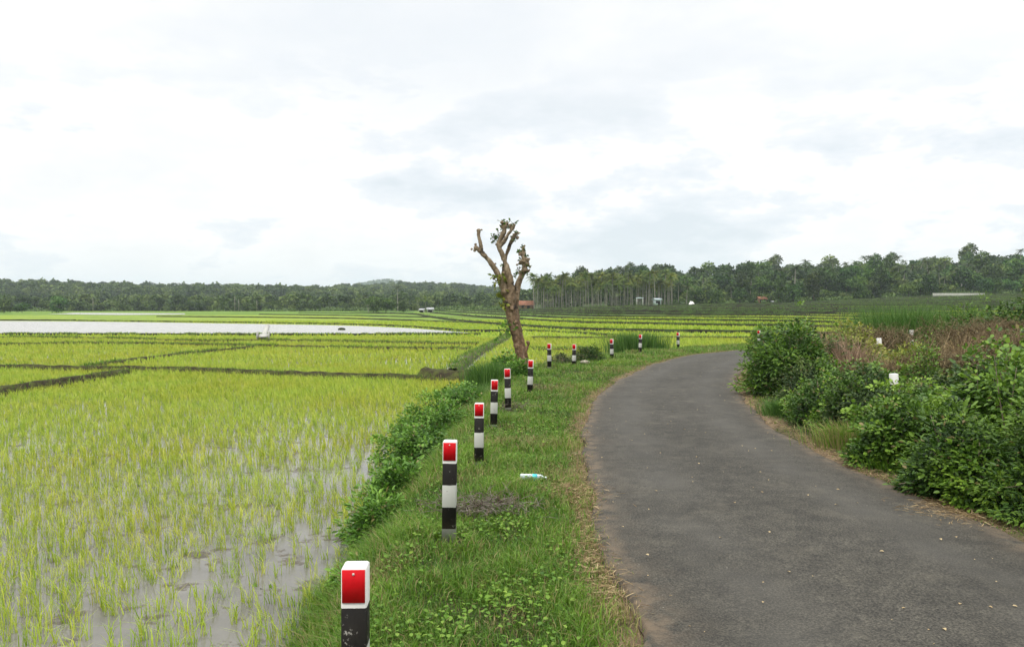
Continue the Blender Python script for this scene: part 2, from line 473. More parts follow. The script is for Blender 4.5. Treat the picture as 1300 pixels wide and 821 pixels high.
def road_coord(x, y):
    """lateral distance (left +), arc index of nearest centre line sample"""
    x = np.ravel(x); y = np.ravel(y); lat = np.empty(len(x)); idx = np.empty(len(x), int)
    for i in range(0, len(x), 20000):
        dx = x[i:i + 20000, None] - C[None, :, 0]; dy = y[i:i + 20000, None] - C[None, :, 1]
        d2 = dx * dx + dy * dy; k = d2.argmin(1); r = np.arange(len(k)); idx[i:i + 20000] = k
        sg = np.sign(dx[r, k] * CN[k, 0] + dy[r, k] * CN[k, 1]); sg[sg == 0] = 1
        lat[i:i + 20000] = sg * np.sqrt(d2[r, k])
    return lat, idx


A_a = [-1.5, -.3, -.12, .02, .1, .2, .35, .5, .6, 1.5]
A_v = [0, 0, .25, 1.3, 2.1, 2.6, 3.2, 5.0, 6.0, 7.0]
def yend(a): return np.interp(a, [-.2, 0.0], [330, 262])


def h0(x, y):
    yy = np.maximum(y, 20); a = np.clip(x / yy, -1.4, 1.4)
    t = np.clip((y - 45) / 205, 0, 1) ** 1.2
    return -.5 + np.interp(a, A_a, A_v) * t


def far_h(x, y):
    yy = np.maximum(y, 20); a = np.clip(x / yy, -1.4, 1.4)
    h = h0(x, y) - .6 * (1 - sstep(yend(a) - 8, yend(a) + 4, y))
    h = h + np.interp(a, [-.02, .05, .2, .35, .5, .65, 1.4], [0, 3.2, 8, 12, 12.5, 12, 13]) * sstep(252, 410, y)
    h = h + np.interp(a, [-.8, -.65, -.3, -.1, 0, .06], [20, 18, 11, 5.5, 4, 0]) * sstep(380, 760, y)
    h = h + 14 * np.exp(-((x + 95) / 120) ** 2 - ((y - 930) / 170) ** 2)
    h = h + 56 * np.exp(-((x + 415) / 150) ** 2 - ((y - 2500) / 260) ** 2) + 18 * np.exp(-((x + 250) / 260) ** 2 - ((y - 2600) / 300) ** 2)
    h = h + 12 * sstep(1400, 2600, y) * fbm(x / 500, y / 500, 3, 3)
    return h


def ground_h(x, y, sub=True):
    shp = np.shape(x); x = np.ravel(np.asarray(x, float)); y = np.ravel(np.asarray(y, float))
    lat, k = road_coord(x, y); hw = HW[k]
    l = lat - hw; r = -lat - hw
    fh = np.minimum(far_h(x, y), 1e9)
    base = np.where(y > 44, fh, -.62)
    hl = -sstep(0, 1, (l - SH[k]) / FT[k])                       # 0..-1
    rise = .10 * sstep(.2, 1.2, r) + .15 * sstep(2.0, 4.0, r)
    edge = sstep(9, 13, r)
    z = np.where(l > 0, (1 + hl) * .0 + (-hl) * base, np.where(r > 0, rise * (1 - edge) + base * edge, 0.0))
    n = (fbm(x * 1.7, y * 1.7, 5, 4) - .5)
    bump = np.where(l > 0, .10 * np.clip(l, 0, 1) * (1 + hl * .6), np.where(r > 0, .12 * np.clip(r, 0, 1), 0)) * n
    z = z + bump
    if sub: z = z - .05 * ((l < .02) & (r < .02))
    return z.reshape(shp)


# ------------------------------------------------------------------ ground sheet
def axis(lo, hi, step, end, g):
    a = list(np.arange(lo, hi, step)); s = step; v = a[-1]
    while v < end: s *= g; v += s; a.append(v)
    return a
xp = axis(3, 10, .12, 5200, 1.045); xn = [-v + 6 for v in axis(3, 10.5, .12, 5200, 1.045)]
X = np.array(sorted(xn)[:-1] + xp)
yp = axis(2, 37, .14, 5600, 1.032)
yn = []; v = 2; s = .14
while v > -400: s *= 1.12; v -= s; yn.append(v)
Y = np.array(sorted(yn) + yp)
GX, GY = np.meshgrid(X, Y)
GZ = ground_h(GX, GY)
nx, ny = len(X), len(Y)
V = np.stack([GX.ravel(), GY.ravel(), GZ.ravel()], 1)
i = np.arange((ny - 1) * (nx - 1)); r_ = i // (nx - 1); c_ = i % (nx - 1); b_ = r_ * nx + c_
Q = np.stack([b_, b_ + 1, b_ + nx + 1, b_ + nx], 1)
lat, k = road_coord(V[:, 0], V[:, 1]); l = lat - HW[k]; r = -lat - HW[k]
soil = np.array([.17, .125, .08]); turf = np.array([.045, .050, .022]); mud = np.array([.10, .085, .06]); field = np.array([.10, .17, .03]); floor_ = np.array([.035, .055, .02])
nn = fbm(V[:, 0] * 2, V[:, 1] * 2, 9, 4)[:, None]
e = np.minimum(np.abs(l), np.abs(r))
cc = turf * np.ones((len(V), 1))
w = (1 - sstep(.05, .38, e))[:, None] * sstep(.2, .5, nn); cc = cc * (1 - w) + soil * w
w = sstep(.3, .9, (-V[:, 2]))[:, None] * (V[:, 1] < 70)[:, None] * 1.0
w = np.clip(sstep(-.35, -.55, V[:, 2]), 0, 1)[:, None] if False else (V[:, 2] < -.45)[:, None] * 1.0; cc = cc * (1 - w) + mud * w
w = sstep(60, 90, V[:, 1])[:, None]; cc = cc * (1 - w) + field * w
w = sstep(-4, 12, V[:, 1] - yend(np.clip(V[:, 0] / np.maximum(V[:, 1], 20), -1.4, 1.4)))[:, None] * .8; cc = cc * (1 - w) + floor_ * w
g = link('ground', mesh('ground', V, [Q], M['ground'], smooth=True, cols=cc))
tag(g, 'low lying ground and grassy verges running to the hills', 'ground', kind='structure')

# ------------------------------------------------------------------ road
seg = (arc > -30) & (arc < 75); RC = resample(C[seg], .12)
lat_, rk = road_coord(RC[:, 0], RC[:, 1])
T = norm(np.gradient(RC, axis=0)); Nl = np.stack([-T[:, 1], T[:, 0]], 1); hw = HW[rk]
aa = arc[rk] + 0.0; s_ = np.arange(len(RC)) * .12
eL = hw + .10 * (fbm(s_ * 1.1, s_ * 0, 21, 4) - .5) * 2 + .04 * (vnoise(s_ * 6, s_ * 0, 23) - .5)
eR = hw + .12 * (fbm(s_ * .9, s_ * 0, 31, 4) - .5) * 2 + .05 * (vnoise(s_ * 6, s_ * 0, 33) - .5)
us = np.concatenate([[-1, -.985, -.93, -.85], np.linspace(-.7, .7, 13), [.85, .93, .985, 1]])
V = []; E = []; TR = []
for u in us:
    off = np.where(u > 0, eL * u, eR * u)
    zz = .018 + .030 * (1 - u * u) + (vnoise(RC[:, 0] * 1.3 + Nl[:, 0] * off, RC[:, 1] * 1.3 + off, 41) - .5) * .012
    if abs(u) == 1: zz = zz * 0 - .03
    p = RC + Nl * off[:, None]
    V.append(np.stack([p[:, 0], p[:, 1], zz], 1)); E.append(np.full(len(RC), sstep(.80, 1, abs(u)))); TR.append(np.full(len(RC), math.exp(-((abs(u) - .5) / .17) ** 2)))
m_ = len(us); n_ = len(RC); V = np.stack(V, 1).reshape(-1, 3); E = np.stack(E, 1).ravel(); TR = np.stack(TR, 1).ravel()
i = np.arange((n_ - 1) * (m_ - 1)); r_ = i // (m_ - 1); c_ = i % (m_ - 1); b_ = r_ * m_ + c_
road = link('road', mesh('road', V, [np.stack([b_, b_ + m_, b_ + m_ + 1, b_ + 1], 1)], M['road'], {'edge': E, 'track': TR}, smooth=True))
tag(road, 'narrow weathered grey asphalt road curving to the right', 'road', kind='structure')

# ------------------------------------------------------------------ water
def sheet(name, pts, z, mat, step=None):
    V = np.array([[x, y, z] for x, y in pts]); return link(name, mesh(name, V, [np.arange(len(V))[None]], mat))
w = sheet('paddy_water', [(-90, -10), (1.5, -10), (1.5, 30), (6, 38), (60, 38), (60, 58), (-90, 58)], -.5, M['paddy'])
tag(w, 'shallow muddy water flooding the nearest rice paddies', 'water', kind='structure')
lk = [at(-160, 424.3, -.46), at(0, 424), at(250, 423.5), at(430, 424.2), at(520, 423.2), at(575, 423.3), at(600, 423.2), at(590, 421.8), at(560, 419.4), at(520, 416.5), at(455, 413.6), at(400, 412.4), at(330, 411.2), at(200, 409.2), at(100, 408), at(0, 407.4), at(-160, 407)]
lk = [(px2x(p, 1), q) for p, q in []] or [at(p, q, -.46) for p, q in [(-260, 424.3), (0, 424), (250, 423.5), (430, 424.2), (520, 423.2), (575, 423.3), (600, 423.2), (590, 421.8), (560, 419.4), (520, 416.5), (455, 413.6), (400, 412.4), (330, 411.2), (200, 409.2), (100, 408), (0, 407.4), (-260, 407)]]
w = sheet('lake_water', lk, -.455, M['lake'])
tag(w, 'pale flat lake behind the paddies on the left', 'water', kind='structure')
w = sheet('lake_water', [at(p, q, -.45) for p, q in [(60, 398.6), (150, 399.6), (235, 399.0), (235, 397.8), (95, 397.0)]], -.445, M['lake'])
tag(w, 'thin sliver of far water before the wood on the left', 'water', kind='structure')

# ------------------------------------------------------------------ terraces
aS = np.arange(-1.3, 1.1, .006)
STEP = .18
A_s = np.interp(aS, A_a, A_v)
def L(k):
    t = np.where(A_s > 1e-3, k * STEP / np.maximum(A_s, 1e-3), 9.)
    y = 45 + 205 * np.clip(t, 0, 5) ** (1 / 1.2)
    y = y * (1 + .022 * (fbm(aS * 9 + k * 3.7, aS * 0 + k, 51, 3) - .5) * 2)
    return y
ye = yend(aS)
fa = Acc(); bank_lines = []
prev = np.full(len(aS), 56.0) + 2 * (fbm(aS * 8, aS * 0, 2, 2) - .5)
NK = 36; ages = []
V = []; Q = []; rndv = []; agev = []; nv = 0
for k in range(0, NK):
    nxt = np.minimum(L(k + 1), ye); nxt = np.maximum(nxt, prev + .01)
    z = -.5 + k * STEP + (.0 if k else 0.012)
    n = len(aS)
    rows = [prev + (nxt - prev) * f for f in (0, .5, 1)]
    for rr in rows: V.append(np.stack([aS * rr, rr, np.full(n, z)], 1))
    for j in range(2):
        ii = np.arange(n - 1); ok = (nxt - prev)[:-1] > .3
        b = nv + j * n + ii[ok]
        Q.append(np.stack([b, b + 1, b + n + 1, b + n], 1))
        cell = np.floor(aS[:-1][ok] * 11 + k * .37)
        rv = hash2(cell, cell * 0 + k, 7); rndv.append(rv)
        ym = rows[j][:-1][ok]
        agev.append(np.clip((ym - 72 + 60 * np.clip(aS[:-1][ok] - .2, 0, .5)) / 80, 0, 1) ** .7 * (.75 + .25 * rv) + 0.0)
    nv += 3 * n
    if k < NK - 1:
        ln = nxt; ok = (ln < ye - 2) & (A_s > .2)
        bank_lines.append((k + 1, ln.copy(), ok))
    prev = nxt
f = link('rice_terraces', mesh('rice_terraces', np.concatenate(V), [np.concatenate(Q)], M['field'], {'rnd': np.concatenate(rndv), 'age': np.concatenate(agev)}))
tag(f, 'stepped rice fields climbing gently towards the trees', 'field', kind='structure')


def add_ridge(acc, P, zb, w, h, seed=0, zfront=None, ragged=.3):
    """earth ridge along world polyline P; zb foot height on the back side, zfront on the near side"""
    P = np.asarray(P, float); n = len(P)
    T = norm(np.gradient(P, axis=0)); Nn = np.stack([-T[:, 1], T[:, 0]], 1)
    s = np.concatenate([[0], np.cumsum(np.linalg.norm(np.diff(P, axis=0), axis=1))])
    if zfront is None: zfront = zb
    prof = [(-.62, 0, 0), (-.42, .55, 0), (-.22, .95, .0), (0, 1.05, .5), (.22, .95, 1), (.42, .5, 1), (.62, 0, 1)]
    w = np.broadcast_to(w, n); h = np.broadcast_to(h, n)
    rows = []
    for j, (u, v, m) in enumerate(prof):
        uu = u + ragged * .35 * (fbm(s / .35, s * 0 + j * 3.1, seed + 5, 3) - .5) * (1 if abs(u) > .1 else .5)
        foot = zfront * (1 - m) + zb * m if v > 0 else (zfront - .15 if m == 0 else zb - .15)
        top = zb + h * v * (1 + ragged * 1.3 * (fbm(s / .5, s * 0 + j, seed + 9, 4) - .5))
        z = foot + 0 * s if v == 0 else (top if m > 0 else zfront + (top - zfront) * (v if v < .8 else 1))
        p = P + Nn * (-uu * w * (-1))[:, None] * 1.0
        rows.append(np.stack([p[:, 0], p[:, 1], z], 1))
    k = len(rows); V = np.stack(rows, 1).reshape(-1, 3)
    i = np.arange((n - 1) * (k - 1)); r_ = i // (k - 1); c_ = i % (k - 1); b = r_ * k + c_
    acc.add(V, [np.stack([b, b + 1, b + k + 1, b + k], 1)])
# polylines run left to right, so left normal points away from the camera (back side = +u)


for k, ln, ok in bank_lines:
    idx = np.where(ok)[0]
    if len(idx) < 6: continue
    runs = np.split(idx, np.where(np.diff(idx) > 1)[0] + 1)
    for q in runs:
        if len(q) < 6: continue
        P = resample(np.stack([aS[q] * ln[q], ln[q]], 1), 1.2)
        acc = Acc(); z = -.5 + k * STEP
        add_ridge(acc, P, z, .6 + .25 * random.random(), .07 + .09 * random.random(), seed=k, zfront=z - STEP)
        o = acc.obj('terrace_bank', M['bank'], smooth=True)
        tag(o, 'low dark earth bank edging a rice terrace', 'bank', 'terrace banks', 'structure')

# bunds between the flooded fields (surveyed lines)
BL = {
    'a': ([(-140, 470), (0, 469.5), (60, 471), (101, 471.5), (178, 472.5), (250, 474), (330, 477), (400, 480), (450, 481.5), (530, 483.5), (575, 484)], .42, .20, 'grassy earth bund crossing the paddies nearest the camera'),
    'b': ([(-150, 545), (-60, 518), (0, 502), (45, 494), (75, 490), (128, 481.5), (160, 476.5)], .5, .22, 'bare dark earth bund slanting in from the left edge'),
    'c': ([(104, 470.5), (140, 464), (180, 458), (240, 451), (300, 445), (332, 441)], .42, .16, 'slanting grassy bund between two mid paddies'),
    'd': ([(-140, 441), (0, 439.5), (100, 437.5), (200, 438.5), (333, 441), (452, 443.5), (597, 445)], .45, .16, 'long thin dark bund before the lake side paddies'),
    'e': ([(-140, 428), (25, 429.5), (140, 431), (254, 434.5), (325, 433.5), (452, 435.5), (605, 438.5)], .5, .14, 'thin dark bund second from the lake'),
    'f': ([(-200, 425.5), (0, 425.3), (180, 425.5), (330, 426), (427, 426), (528, 425.4), (610, 425.2)], 1.0, .16, 'broad green bank along the near lake shore'),
    'g': ([(675, 430.2), (740, 430.8), (820, 430.2), (900, 430.4), (965, 430.3), (1060, 430), (1200, 429), (1400, 428)], .5, .18, 'straight dark bund behind the roadside posts'),
    'h': ([(676, 445), (720, 445.4), (765, 444.6)], .35, .12, 'short thin bund right of the pruned tree'),
    'j': ([(655, 420), (720, 422.5), (760, 425.5), (790, 428)], .5, .16, 'slanting bund in the field beyond the tall grass clump'),
    'm': ([(100, 407.6), (330, 410.6), (455, 413), (520, 415.7), (560, 418.5), (590, 421.0), (640, 421.6)], .9, .2, 'dark bank along the far lake shore'),
    'n': ([(-100, 407.2), (0, 407.0), (95, 407.3)], .9, .2, 'left end of the far lake bank'),
    'p': ([(200, 402.2), (330, 403.3), (450, 405.0), (560, 409.0), (640, 412.5)], .9, .22, 'dark bund in the green fields behind the lake'),
    'q': ([(330, 399.5), (450, 401.2), (540, 403), (650, 406)], 1.0, .22, 'far dark bund in front of the low white huts'),
    's': ([(380, 397.2), (480, 398.2), (600, 399.6), (680, 401)], 1.0, .22, 'farthest dark bund before the palms in the middle'),
}
bund_pts = []
for key, (pl, w, h, lab) in BL.items():
    z = -.5
    P = np.array([at(p, q + .0, z) for p, q in pl])
    P = resample(catmull(P, 10), .22 if P[:, 1].max() < 70 else .6)
    if P[:, 1].max() < 75: bund_pts.append((P, w))
    acc = Acc(); add_ridge(acc, P, -.52, w, h + .02, seed=ord(key))
    o = acc.obj('earth_bund', M['earth'] if key in 'abcdehg' else M['bank'], smooth=True)
    tag(o, lab, 'bund', kind='structure')
# wide block of turf at the end of the first bund, and the footpath bund
P = resample(np.array([at(540, 482, -.5), at(560, 483, -.5), at(598, 483.5, -.5)]), .1)
acc = Acc(); add_ridge(acc, P, -.52, 1.15, .34, seed=77, ragged=.5); o = acc.obj('earth_bund', M['earth'], smooth=True)
tag(o, 'thick block of dark turf where the bund meets the verge', 'bund', kind='structure'); bund_pts.append((P, 1.3))
P = resample(catmull(np.array([at(p, q, -.5) for p, q in [(574, 474), (588, 462), (604, 450), (618, 443), (634, 434), (646, 426)]]), 8), .2)
acc = Acc(); add_ridge(acc, P[::-1], -.52, .6, .2, seed=79, ragged=.4); o = acc.obj('earth_bund', M['path'], smooth=True)
tag(o, 'bare trodden path bund leading away left of the tree', 'bund', kind='structure'); bund_pts.append((P, .9))

# ------------------------------------------------------------------ rice
def near_bund(x, y, margin=.0):
    bad = np.zeros(len(x), bool)
    for P, w in bund_pts:
        lo = P.min(0) - 2; hi = P.max(0) + 2
        m = (x > lo[0]) & (x < hi[0]) & (y > lo[1]) & (y < hi[1]); ii = np.where(m)[0]
        for s in range(0, len(ii), 8000):
            j = ii[s:s + 8000]
            d = np.sqrt(((x[j, None] - P[None, :, 0]) ** 2 + (y[j, None] - P[None, :, 1]) ** 2).min(1))
            bad[j] |= d < w * .52 + margin
    return bad


def rice_zone(y0, y1, sp, nb, hgt, wd, name, lab, xlim=.74):
    ya = y0 - 1; n_r = int((y1 * (1 + .22 * xlim) - ya + 2.5) / sp); xs = []; ys = []
    for j in range(n_r):
        y = ya + j * sp
        hx = max(xlim * y1, 4); c = np.arange(-xlim * y * 1.35 - 3, (xlim * y + 2) if y > 36 else 3, sp * .92)
        xs.append(c); ys.append(np.full(len(c), y))
    x = np.concatenate(xs); y = np.concatenate(ys)
    # rows swing a little
    y2 = y + .35 * np.sin(x * .35 + 1) + x * .22; x2 = x + .25 * np.sin(y * .3)
    x = x2 + rng.normal(0, sp * .2, len(x)); y = y2 + rng.normal(0, sp * .2, len(x))
    m = (np.abs(x) < y * xlim + 2) & (y > y0) & (y < y1)
    x = x[m]; y = y[m]
    z = ground_h(x, y, False); m = (z < -.56) & ~near_bund(x, y, .02); x = x[m]; y = y[m]
    dens = fbm(x * .45, y * .45, 61, 4)
    thin = sstep(16, 5, y) * sstep(-9, -2.5, x)            # thinner stand close to the verge
    m = rng.random(len(x)) < np.clip(1.15 - thin * .28 * (.4 + 1.2 * (dens < .50)) - sstep(.44, .34, dens) * .35, 0, 1)
    m &= ~((np.abs(y - 64) > -1) & (y > 55.5) & (x < 6) & (y > 57))
    x = x[m]; y = y[m]; n = len(x)
    vig = .75 + .5 * fbm(x * .25, y * .25, 66, 3)
    P = np.repeat(np.stack([x, y, np.full(n, -.505)], 1), nb, 0); n2 = len(P)
    P[:, :2] += rng.normal(0, .022, (n2, 2))
    ang = np.where(rng.random(n2) < .55, rng.normal(2.9, .7, n2), rng.uniform(0, 2 * math.pi, n2))
    h = np.repeat(vig * rng.uniform(.7, 1.25, n), nb) * hgt * rng.uniform(.6, 1.2, n2)
    lean = rng.uniform(.1, 1.15, n2)
    rnd = np.clip(np.repeat(rng.uniform(.15, .85, n), nb) + rng.normal(0, .15, n2), 0, 1)
    dry = (rng.random(n2) < .04) * rng.uniform(.3, .9, n2)
    acc = Acc(); add_blades(acc, P, ang, h, lean, wd * rng.uniform(.7, 1.2, n2), rnd, dry)
    print(name, y0, n, n2)
    return tag(acc.obj(name, M['rice']), lab, 'rice', kind='stuff')
rice_zone(3.5, 11, .135, 10, .185, .0066, 'rice_seedlings', 'young rice seedlings in thin rows in the flooded near paddy')
rice_zone(11, 19, .138, 8, .195, .0092, 'rice_seedlings', 'rice seedlings in the middle of the nearest paddy')
rice_zone(19, 30, .145, 8, .21, .0125, 'rice_seedlings', 'rice seedlings around the first earth bunds')
rice_zone(30, 57, .21, 4, .23, .026, 'rice_seedlings', 'dense bright rice in the paddies before the lake')


def far_tufts(n, y0, y1, a0, a1, h, w, name, lab, mat, zfun=None, drop=None):
    y = np.sqrt(rng.uniform(y0 ** 2, y1 ** 2, n)); a = rng.uniform(a0, a1, n); x = a * y
    kk = np.zeros(n, int)
    for k, ln, ok in bank_lines:
        kk += (y > np.interp(a, aS, ln)) & (np.interp(a, aS, A_s) > .2)
    z = -.5 + kk * STEP
    m = np.ones(n, bool)
    # keep off the lake
    lx = np.array(lk); from_ = np.zeros(n, bool); j = len(lx) - 1
    for i in range(len(lx)):
        xi, yi = lx[i]; xj, yj = lx[j]
        c = ((yi > y) != (yj > y)) & (x < (xj - xi) * (y - yi) / (yj - yi + 1e-12) + xi); from_ ^= c; j = i
    m &= ~from_
    m &= y < yend(a) - 1
    x, y, z = x[m], y[m], z[m]; n = len(x)
    acc = Acc(); P = np.stack([x, y, z - .02], 1)
    add_blades(acc, P, rng.uniform(0, 6.28, n), h * rng.uniform(.6, 1.2, n), rng.uniform(.1, .7, n), w * rng.uniform(.6, 1.3, n), rng.random(n))
    return tag(acc.obj(name, mat), lab, 'rice', kind='stuff')
far_tufts(70000, 57, 115, -.72, .72, .26, .07, 'rice_plants', 'bright rice standing in the fields beyond the lake bank', M['rice'])

def terrace_rice():
    acc = Acc()
    for k, ln, ok in bank_lines:
        idx = np.where(ok)[0]
        if len(idx) < 6: continue
        Lm = float(np.sum(np.hypot(np.diff(aS[idx] * ln[idx]), np.diff(ln[idx])))); n = int(min(Lm, 900) * 10)
        j = idx[rng.integers(0, len(idx) - 1, n)]; a = aS[j] + rng.random(n) * .006; y = np.interp(a, aS, ln) + .45 + rng.random(n) ** 1.4 * 3.5; x = a * y
        keep = fbm(x * .05 + k * 9, y * .02, 131, 3) > .36
        x, y, a = x[keep], y[keep], a[keep]; n = len(x)
        age = np.clip((y - 78 + 90 * np.clip(a - .15, 0, .5)) / 70, 0, 1) ** .8 * (.55 + .7 * hash2(np.floor(x / 22 + k * 5), np.full(n, k), 9))
        add_blades(acc, np.stack([x, y, np.full(n, -.5 + k * STEP)], 1), rng.uniform(0, 6.28, n), rng.uniform(.22, .42, n), rng.uniform(.2, .8, n), rng.uniform(.06, .16, n), rng.random(n), np.clip(age, 0, 1))
    tag(acc.obj('rice_plants', M['rice_far']), 'rice standing along the edges of the stepped terraces', 'rice', kind='stuff')
terrace_rice()

# ------------------------------------------------------------------ verge grass
def lateral_point(s, l, side=1):
    k = np.clip(np.searchsorted(arc, s), 0, len(arc) - 1)
    d = (np.interp(s, arc, HW) + l) * side
    return np.interp(s, arc, C[:, 0]) + CN[k, 0] * d, np.interp(s, arc, C[:, 1]) + CN[k, 1] * d, k


PXY = np.array([(px2x(p, d), d) for p, d in [(451.5, 3.3), (570, 6.02), (608, 8.95), (626.5, 11.8), (645.5, 13.5), (672.5, 16.2), (697.5, 22.5), (728.5, 23.8), (777, 26.8), (812.5, 30), (861, 33.3)]])
def clear_posts(x, y):
    ok = np.ones(len(x), bool)
    for qx, qy in PXY: ok &= ~((np.abs(x - qx) < .11 + .003 * qy) & (y < qy + .1) & (y > qy - .1 - .02 * qy) & (rng.random(len(x)) < .85))
    return ok


def verge_grass():
    acc = Acc()
    n = 330000
    s = 2.0 * (46 / 2.0) ** (rng.random(n) ** .9)
    k = np.clip(np.searchsorted(arc, s), 0, len(arc) - 1)
    wmax = SH[k] + FT[k] * .92
    l = rng.random(n) * (wmax + .02) - .02
    x, y, k = lateral_point(s, l)
    x += rng.normal(0, .06, n); y += rng.normal(0, .06, n)
    patch = fbm(x * 1.3, y * 1.3, 71, 4); edge = fbm(x * 2.2, y * 2.2, 73, 3)
    keep = (l > .02 + .42 * np.clip(edge - .28, 0, 1) * rng.random(n) ** .5) | (rng.random(n) < .10)
    m = keep & (rng.random(n) < .25 + 1.1 * patch) & clear_posts(x, y)
    x, y, l, s, patch = x[m], y[m], l[m], s[m], patch[m]; n = len(x)
    z = ground_h(x, y, False)
    slope = sstep(0, .5, l - SH[np.clip(np.searchsorted(arc, s), 0, len(arc) - 1)])
    h = (.040 + .16 * patch ** 1.5 + .09 * slope) * rng.uniform(.5, 1.5, n) * (1 - .45 * (l < .25))
    d = np.hypot(x, y); w = .0035 + .00042 * d
    dryp = fbm(x * 1.1, y * 1.1, 77, 4)
    dry = np.clip((rng.random(n) < .14 + .5 * sstep(.3, .0, l) + .40 * sstep(.56, .72, dryp)) * rng.uniform(.4, 1, n), 0, 1)
    add_blades(acc, np.stack([x, y, z - .008], 1), rng.uniform(0, 6.28, n), h, rng.uniform(.25, 1.3, n), w * rng.uniform(.7, 1.3, n), np.clip(-.05 + .95 * patch + rng.normal(0, .24, n), 0, 1), dry)
    # small creeping leaves among it
    n = 62000; s = 2.2 * (36 / 2.2) ** rng.random(n); k = np.clip(np.searchsorted(arc, s), 0, len(arc) - 1)
    l = .3 + rng.random(n) * (SH[k] + FT[k] * .85 - .3); x, y, k = lateral_point(s, l)
    x += rng.normal(0, .05, n); y += rng.normal(0, .05, n)
    m = (rng.random(n) < .5) & (fbm(x * 2.6, y * 2.6, 81, 4) + rng.normal(0, .10, n) > .54 - .14 * sstep(-.1, .4, l - SH[k])); x, y, l = x[m], y[m], l[m]; n = len(x); z = ground_h(x, y, False)
    th = rng.uniform(0, 6.28, n)
    A = np.stack([np.cos(th), np.sin(th), rng.uniform(-.1, .6, n)], 1); U = np.stack([rng.normal(0, .3, n), rng.normal(0, .3, n), np.ones(n)], 1)
    add_leaves(acc, np.stack([x, y, z + rng.uniform(.01, .09, n)], 1), A, U, rng.uniform(.012, .034, n) * (1 + .03 * y), np.clip(rng.normal(.6, .25, n), 0, 1))
    tag(acc.obj('verge_grass', M['grass']), 'short green grass and creeping weeds on the left verge', 'grass', kind='stuff')
    # right verge: weeds under the bushes
    acc = Acc(); n = 90000
    s = 3.0 * (40 / 3.0) ** rng.random(n); l = .10 + rng.random(n) ** 1.2 * 6.5
    x, y, k = lateral_point(s, l, -1); x += rng.normal(0, .06, n); y += rng.normal(0, .06, n)
    patch = fbm(x * 1.1, y * 1.1, 91, 4); m = rng.random(n) < .3 + patch; x, y, l, patch = x[m], y[m], l[m], patch[m]; n = len(x)
    z = ground_h(x, y, False)
    h = np.where(l < .8, .03 + .16 * patch * sstep(.1, .7, l), .18 + .35 * patch) * rng.uniform(.5, 1.3, n)
    add_blades(acc, np.stack([x, y, z - .01], 1), rng.uniform(0, 6.28, n), h, rng.uniform(.2, 1.2, n), (.006 + .0006 * y) * rng.uniform(.7, 1.3, n), np.clip(.2 + .5 * patch + rng.normal(0, .2, n), 0, 1),
               (rng.random(n) < .3) * rng.uniform(.3, .95, n))
    tag(acc.obj('weeds', M['grass']), 'rank mixed weeds between and under the roadside bushes', 'weeds', kind='stuff')
    # grass on the bunds
    acc = Acc()
    for P, w in bund_pts:
        Ls = len(P) * .22; n = int(Ls * 90)
        j = rng.integers(0, len(P), n); T = norm(np.gradient(P, axis=0))[j]
        off = rng.normal(.08, .22, n) * w
        x = P[j, 0] - T[:, 1] * off + rng.normal(0, .08, n); y = P[j, 1] + T[:, 0] * off + rng.normal(0, .08, n)
        m = (fbm(x * .8, y * .8, 95, 3) > .40); x, y, off = x[m], y[m], off[m]; n = len(x)
        add_blades(acc, np.stack([x, y, -.50 + .17 * (1 - np.abs(off / w))], 1), rng.uniform(0, 6.28, n), rng.uniform(.05, .16, n), rng.uniform(.2, 1, n), .007 + .0005 * y, rng.uniform(0, .8, n), (rng.random(n) < .15) * .7)
    tag(acc.obj('bund_grass', M['grass']), 'ragged grass growing along the field bunds', 'grass', kind='stuff')
verge_grass()


